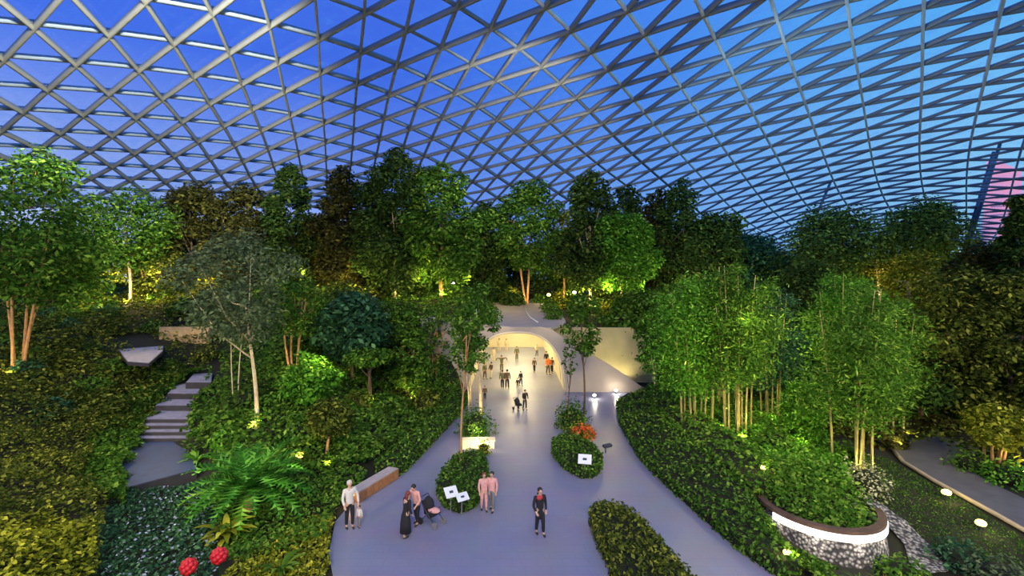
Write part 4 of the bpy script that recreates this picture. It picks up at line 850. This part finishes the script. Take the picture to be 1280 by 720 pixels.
def person(x, y, h, rz, label, top, bottom, hair, topm, longtop=False, lean=0.0, stride=.06, arms=(.15,.15), fwd=(0,0), near=False, skirt=False, longhair=False, shoe='shoe', group=None, seat=False):
    """Height h; faces -y before the turn rz. lean tips the trunk forward, fwd swings each forearm forward."""
    def T(p):   # lean the trunk about the hips
        a = lean; z = p[2]-.52; 
        if z > 0: return (p[0]*h, (p[1]*math.cos(a) - z*math.sin(a))*h, (.52 + z*math.cos(a) + p[1]*math.sin(a))*h)
        return (p[0]*h, p[1]*h, p[2]*h)
    S = lambda r: tuple(q*h for q in r) if isinstance(r, tuple) else r*h
    ch = []; J = {}
    spine = [((0,0,.53),(.085,.062)),((0,-.002,.60),(.074,.056)),((0,0,.70),(.086,.062)),((0,.004,.79),(.074,.050)),((0,.002,.835),.032),((0,-.004,.868),.031),((0,-.010,.895),(.042,.048)),((0,-.008,.935),(.048,.056)),((0,-.002,.972),(.040,.046))]
    ch.append([(T(p), S(r)) for p, r in spine])
    if near: ch.append([(T((0,-.008,.935)), S((.048,.056))), (T((0,-.066,.925)), .010*h)])
    legs = {}
    for i, s in enumerate((-1, 1)):
        sh_, el = (s*.105,.004,.805), None; a = arms[i]; fw = fwd[i]
        el = (s*(.115 + .17*math.sin(a)), .01 - .05*fw, .805 - .175*math.cos(a)); wr = (el[0] + s*.05*math.sin(a) - s*.05*min(1,fw), el[1] - .14*math.sin(fw) - .01, el[2] - .145*math.cos(fw))
        d = np.array(wr) - np.array(el); d = d/np.linalg.norm(d); hand = tuple(np.array(wr) + d*.035)
        arm = [((0,.004,.79),(.074,.050)),(sh_,.034),(el,.025),(wr,.017),(hand,(.022,.014))]
        J[s] = (sh_, el, wr, hand, d); ch.append([(T(p), S(r)) for p, r in arm])
        if near:
            sd = np.cross(d, [0,1,0]); sd = sd/(np.linalg.norm(sd)+1e-9)
            for k in range(4):
                b = np.array(hand) + sd*(k-1.5)*.010; L_ = (.030,.036,.034,.026)[k]; ch.append([(T(hand), S((.022,.014))), (T(tuple(b + d*.012)), .0058*h), (T(tuple(b + d*L_*.7 + np.array([0,-.004,0]))), .0052*h), (T(tuple(b + d*L_ + np.array([0,-.010,0]))), .0045*h)])
            ch.append([(T(wr), S(.017)), (T(tuple(np.array(wr) + d*.02 - sd*.022)), .0062*h), (T(tuple(np.array(wr) + d*.044 - sd*.026 + np.array([0,-.008,0]))), .0052*h)])
        st = s*stride; hp = (s*.048,0,.50); kn = (s*.055,-.012 - st*.5,.275); an = (s*.055,.012 - st,.045); to = (s*.062,-.075 - st,.018); legs[s] = (hp, kn, an, to)
        ch.append([(T((0,0,.53)), S((.085,.062))), (T(hp), .054*h), (T(kn), .036*h), (T(an), .023*h), (T(to), S((.022,.014)))])
    b = skin_mesh('person', ch, M['skin'], None, 2 if near else 1); tag(b, label, 'person', group); b.location = (x, y, 0); b.rotation_euler = (0,0,rz)
    k = 1.16; low = .50 if not longtop else .30
    tc = [[(T((0,0,low+.02)),S((.088*k,.066*k)))] + ([(T((0,0,.42)),S((.088*k,.066*k)))] if longtop else []) + [(T(p), S((r[0]*k, r[1]*k))) for p, r in spine[:4]] + [(T((0,.003,.822)), .042*h)]]
    for s in (-1,1):
        sh_, el, wr, hand, d = J[s]; tc.append([(T((0,.004,.79)),S((.074*k,.05*k))),(T(sh_),.041*h),(T(el),.032*h),(T(tuple(np.array(el)*.12+np.array(wr)*.88)),.025*h)])
    skin_mesh('long_coat' if longtop else 'shirt', tc, M[top], b, 1)
    if skirt:
        MB().lathe([(.070*h,.55*h),(.095*h,.48*h),(.118*h,.30*h),(.128*h,.11*h),(.10*h,.12*h)], n=14).build('skirt', M[bottom], b, smooth=True)
    else:
        skin_mesh('trousers', [[((0,0,.565*h),S((.086,.064))),((0,0,.525*h),S((.094,.070)))]] + [[((0,0,.525*h),S((.094,.07))),(T(legs[s][0]),.062*h),(T(legs[s][1]),.045*h),(tuple(c*h for c in (legs[s][2][0],legs[s][2][1],.06)),.034*h)] for s in (-1,1)], M[bottom], b, 1)
    for s in (-1,1):
        an, to = legs[s][2], legs[s][3]; MB().ell(((an[0]+to[0])/2*h, (an[1]+to[1])/2*h - .004*h, .022*h), (.026*h,.072*h,.026*h), 10, 6).build('shoe', M[shoe], b, smooth=True)
    R = Matrix.Rotation(-lean, 3, 'X') if lean else None; hc = Vector(T((0,.010,.945)))
    mb = MB(); mb.ell(hc, (.058*h,.060*h,.056*h), 12, 8)
    if longhair: mb.ell(Vector(T((0,.036,.87))), (.056*h,.030*h,.085*h), 10, 6)
    mb.build('hair', M[hair], b, smooth=True)
    if near:
        for s in (-1,1):
            MB().ell(Vector(T((s*.019,-.060,.928))), (.006*h,.004*h,.005*h), 6, 4).build('eye', M['black'], b, smooth=True)
            MB().ell(Vector(T((s*.051,-.002,.918))), (.008*h,.013*h,.018*h), 6, 4).build('ear', M['skin'], b, smooth=True)
        MB().ell(Vector(T((0,-.058,.898))), (.016*h,.005*h,.004*h), 8, 4).build('mouth', M['red'], b, smooth=True)
    return b
def feet(px, py): return g0(px, py)
PP = [ # px, py, h, rz, label, top, bottom, hair, opts
 (437,660,1.78,.6,'person in a pale top and dark trousers standing by the bench end','white','black','hair_grey',dict(near=True,stride=.03,arms=(.2,.3),fwd=(.6,.3))),
 (449,659,.82,-.3,'toddler in pale clothes beside the person at the bench','white','grey','hair_black',dict(near=True,stride=.04)),
 (507,671,1.62,2.3,'person in a long black coat with reddish hair leaning towards the pushchair','black','black','hair_red',dict(near=True,longtop=True,skirt=True,lean=.16,fwd=(.5,.8),longhair=True)),
 (521,655,1.60,-.5,'person in a pale pink top bending over the pushchair','pink','black','hair_black',dict(near=True,lean=.30,fwd=(1.0,1.1),arms=(.3,.3))),
 (605,638,1.52,.2,'person in pink top and pink trousers beside the left island','pink','pink','hair_red',dict(near=True,fwd=(.5,.2))),
 (615,638,1.56,-.3,'person in pink top and grey trousers beside the left island','pink','grey','hair_black',dict(near=True,stride=.09,fwd=(.9,.3))),
 (675,668,1.70,.3,'person in black with a red scarf walking alone across the plaza','black','black','hair_black',dict(near=True,longtop=True,stride=.07,fwd=(.9,.1),arms=(.28,.1),longhair=True)),
 (656,512,1.45,.4,'person in black pushing a dark pushchair in front of the tunnel','black','black','hair_black',dict(lean=.12,fwd=(1.0,1.0))),
 (628,486,1.62,3.0,'person in dark clothes left of a pair at the tunnel mouth','olive','black','hair_black',dict()),
 (634,486,1.66,3.3,'person in dark brown clothes right of a pair at the tunnel mouth','brown','black','hair_black',dict(stride=.09)),
 (647,487,.98,.2,'small child in dark clothes at the tunnel mouth','black','brown','hair_black',dict()),
 (651,482,1.28,.6,'older child in dark clothes just behind the small child at the tunnel mouth','black','black','hair_black',dict()),
 (606,474,1.58,.8,'person in olive clothes near the left side inside the tunnel','olive','brown','hair_black',dict()),
 (614,473,1.55,-.8,'person in brown standing beside the left inner wall of the tunnel','brown','cream','hair_black',dict(fwd=(.8,.8))),
 (627,465,1.70,.1,'person in olive with arms raised inside the tunnel','olive','olive','hair_black',dict(arms=(1.6,1.7))),
 (646,451,1.66,.1,'person in dark olive alone in the middle of the tunnel','olive','olive','hair_black',dict(stride=.02)),
 (668,465,1.42,-.4,'person in dark clothes between the tunnel middle and the orange person','brown','black','hair_black',dict(stride=.08)),
 (685,468,1.80,.5,'person in bright orange near the right side of the tunnel','orange','brown','hair_black',dict(arms=(.4,.4),fwd=(.6,.2))),
 (690,466,1.55,-.5,'person in brown close beside the person in orange','brown','black','hair_black',dict()),
 (683,459,1.70,.2,'person in dark top behind the person in orange','black','cream','hair_black',dict()),
 (617,452,1.62,.2,'person in cream with dark hair towards the back of the tunnel','cream','cream','hair_black',dict(shoe='shoe_w')),
 (624,439,1.66,.2,'person in cream with dark hair at the far tunnel end, left of two','cream','cream','hair_black',dict(shoe='shoe_w')),
 (633,439,1.62,.2,'person in cream with dark hair at the far tunnel end, right of two','cream','cream','hair_black',dict(shoe='shoe_w')),
 (671,446,1.60,1.0,'person in pale clothes on the right at the back of the tunnel','cream','grey','hair_grey',dict(shoe='shoe_w',arms=(.9,.3))),
 (606,500,1.10,.0,'person in dark clothes partly hidden by the shrub of the left island','brown','black','hair_black',dict()),
]
for px, py, h, rz, lb, tp, bt, hr, op in PP:
    x, y = feet(px, py); b = person(x, y, h, rz, lb, tp, bt, hr, None, **op)
    if 'red scarf' in lb: MB().ell((-.02*h,-.035*h,.80*h), (.072*h,.055*h,.05*h), 10, 6).build('scarf', M['red'], b, smooth=True)
def pushchair(px, py, rz, label, s=1.0, blanket='pink'):
    x, y = g0(px, py); t = empty('pushchair', (x, y, 0), rz, label, 'pushchair'); q_ = lambda *p: tuple(c*s for c in p)
    mb = MB()
    for sx in (-.24,.24): mb.tube([q_(sx,-.36,.14), q_(sx,.05,.5), q_(sx,.42,.98)], .016*s, 6).tube([q_(sx,.36,.14), q_(sx,.02,.46), q_(sx,-.2,.62)], .016*s, 6)
    mb.tube([q_(-.24,.42,.98), q_(.24,.42,.98)], .02*s, 6); mb.build('frame', M['steel_dark'], t, smooth=True)
    st = MB().box(q_(0,-.02,.46), q_(.42,.46,.10)).box(q_(0,.22,.66), q_(.42,.08,.46), rx=-.35).build('seat', M['black'], t)
    V = []; Fs = []; n = 9
    for i in range(n):
        a = PI*i/(n-1)*.62
        for k in range(9):
            b = PI*k/8; V.append(q_(.23*math.cos(b), .20-.30*math.sin(a)*math.sin(b)+.05, .70+.30*math.cos(a)*math.sin(b)))
    Fs = [(i*9+k, i*9+k+1, (i+1)*9+k+1, (i+1)*9+k) for i in range(n-1) for k in range(8)]; mesh_np('hood', V, Fs, M['black'], t, smooth=True)
    MB().ell(q_(0,-.10,.55), q_(.19,.28,.08), 10, 6).build('blanket', M[blanket], st, smooth=True)
    for sx in (-.26,.26):
        for sy in (-.36,.36):
            w = MB(); w.tube([q_(sx-.02,sy,.13), q_(sx+.02,sy,.13)], .13*s, 14); w.build('wheel', M['shoe'] if sy > 0 else M['grey'], t)
pushchair(540,655,1.0,'dark pushchair with a pink blanket near the left island'); pushchair(648,513,.6,'small dark pushchair in front of the tunnel',.85,'black')

# ------------------------------------------------------------------ light
for Yt, e in ((43,330),(50,560),(57,560),(63,400)):
    l = bpy.data.lights.new('tunnel_light', 'AREA'); l.energy = e; l.color = (1,.80,.40); l.shape = 'RECTANGLE'; l.size = 3.2; l.size_y = 3
    o = bpy.data.objects.new('tunnel_light', l); C.objects.link(o); o.location = (.75, Yt, 4.45)
def area(name, loc, aim, e, size, col):
    l = bpy.data.lights.new(name, 'AREA'); l.energy = e; l.size = size; l.color = col; o = bpy.data.objects.new(name, l); C.objects.link(o); o.location = loc
    o.rotation_euler = (Vector(aim)-Vector(loc)).to_track_quat('-Z','Y').to_euler(); return o
for sx, e in ((-27,1),(0,.8),(27,1)):  # unseen fill spots behind the camera, added to brighten the garden
    l = bpy.data.lights.new('fill_spot', 'SPOT'); l.energy = 82000*e; l.color = (1,.80,.46); l.spot_size = math.radians(52); l.spot_blend = .75; l.shadow_soft_size = 3.0
    o = bpy.data.objects.new('fill_spot', l); C.objects.link(o); o.location = (sx,-24,22); o.rotation_euler = (Vector((sx*.85,34,1))-Vector(o.location)).to_track_quat('-Z','Y').to_euler()
area('fill_light_high', (2,6,27), (2,24,0), 2600, 12, (1,.82,.72))  # unseen overhead fill, added to brighten the plaza
def wash(loc, aim, e, col, ang=75):
    l = bpy.data.lights.new('roof_wash', 'SPOT'); l.energy = e; l.color = col; l.spot_size = math.radians(ang); l.spot_blend = .6; l.shadow_soft_size = 1.0
    o = bpy.data.objects.new('roof_wash', l); C.objects.link(o); o.location = loc; o.rotation_euler = (Vector(aim)-Vector(loc)).to_track_quat('-Z','Y').to_euler()
wash((-12,14,22), (-44,50,31), 140000, (1,.92,.70), 72); wash((2,30,20), (-4,66,28), 26000, (1,.9,.72), 70); wash((14,26,20), (52,82,26), 17000, (.45,.75,1), 75)  # free-floating spots added to brighten the roof beams
glow(-28.6,26.6,5.0,70,(1,.62,.18),.2); glow(-11.2,16.6,3.6,60,(1,.85,.45),.3); glow(-12.5,13.5,4.4,160,(1,.78,.25),.3); glow(wx(1125,23.2),23.2,wz(400,23.2),150,(1,.85,.4),.4); glow(wx(1000,23),23,wz(430,23),90,(1,.85,.4),.4); glow(-19,19,6,560,(1,.78,.28),.3); glow(-24,30,8,330,(1,.74,.28),.3); glow(-8,17.5,2.6,60,(1,.8,.28),.3); glow(-10,26,5.5,330,(1,.78,.3),.3); glow(13,27,4.2,150,(1,.82,.3),.3); glow(13,17.8,2.3,40,(1,.8,.35),.2)  # added fill lights among the planting, without fixtures
for gxp, gyp in ((150,47),(205,46),(262,50),(330,50),(385,52),(450,50),(530,50),(585,53),(728,53),(755,51),(805,51),(870,52),(945,50),(1050,46),(1120,45),(1200,42)):
    X_ = wx(gxp, gyp); glow(X_, gyp-1.2, tzf(X_, gyp)+2.6, 620, (1,.72,.18), .3)
# warm light spilling on the wall by the tunnel
uplight(9.8,41.4,.3,230,(1,.85,.45),140,(0,.5)); uplight(7.2,41.3,.3,200,(1,.85,.45),140,(0,.5))
uplight(-5.6,38.3,.3,130,(1,.8,.5),130,(0,.4))

w = bpy.data.worlds.new('dusk_sky'); bpy.context.scene.world = w; w.use_nodes = True; nt = w.node_tree; bg = nt.nodes['Background']
tc = nt.nodes.new('ShaderNodeTexCoord'); sp = nt.nodes.new('ShaderNodeSeparateXYZ'); nt.links.new(tc.outputs['Generated'], sp.inputs[0])
def ramp(sock, a, b, cols):
    mr = nt.nodes.new('ShaderNodeMapRange'); mr.inputs['From Min'].default_value = a; mr.inputs['From Max'].default_value = b; r = nt.nodes.new('ShaderNodeValToRGB')
    e = r.color_ramp.elements; e[0].color = (*cols[0],1); e[1].color = (*cols[-1],1)
    for k, c in enumerate(cols[1:-1]): x = e.new((k+1)/(len(cols)-1)); x.color = (*c,1)
    nt.links.new(sock, mr.inputs['Value']); nt.links.new(mr.outputs[0], r.inputs[0]); return r.outputs[0]
hi = ramp(sp.outputs['X'], -.7, .75, [(.062,.175,.86),(.055,.155,.80),(.066,.26,.88),(.13,.54,1.0)])
lo = ramp(sp.outputs['X'], -.7, .75, [(.42,.57,.98),(.20,.34,.90),(.20,.44,.94),(.34,.74,1.0)])
mz = nt.nodes.new('ShaderNodeMapRange'); mz.inputs['From Min'].default_value = .10; mz.inputs['From Max'].default_value = .38; nt.links.new(sp.outputs['Z'], mz.inputs['Value'])
mx = nt.nodes.new('ShaderNodeMix'); mx.data_type = 'RGBA'; nt.links.new(mz.outputs[0], mx.inputs['Factor']); nt.links.new(lo, mx.inputs['A']); nt.links.new(hi, mx.inputs['B'])
nt.links.new(mx.outputs['Result'], bg.inputs['Color']); bg.inputs['Strength'].default_value = 1.0

cam = bpy.data.cameras.new('camera'); cam.sensor_width = 36; cam.lens = F/1280*36; cam.shift_y = -10/1280; cam.clip_end = 1000; cam.clip_start = .1
co = bpy.data.objects.new('camera', cam); C.objects.link(co); co.location = (0,0,CH); co.rotation_euler = (PI/2,0,0)
sc = bpy.context.scene; sc.camera = co
sc.view_settings.view_transform = 'Standard'; sc.view_settings.look = 'None'
sc.cycles.use_denoising = True; sc.cycles.sample_clamp_indirect = 4; sc.cycles.max_bounces = 6; sc.cycles.diffuse_bounces = 2; sc.cycles.glossy_bounces = 2; sc.cycles.transparent_max_bounces = 12
for o in bpy.data.objects:
    if 'used' in o: del o['used']
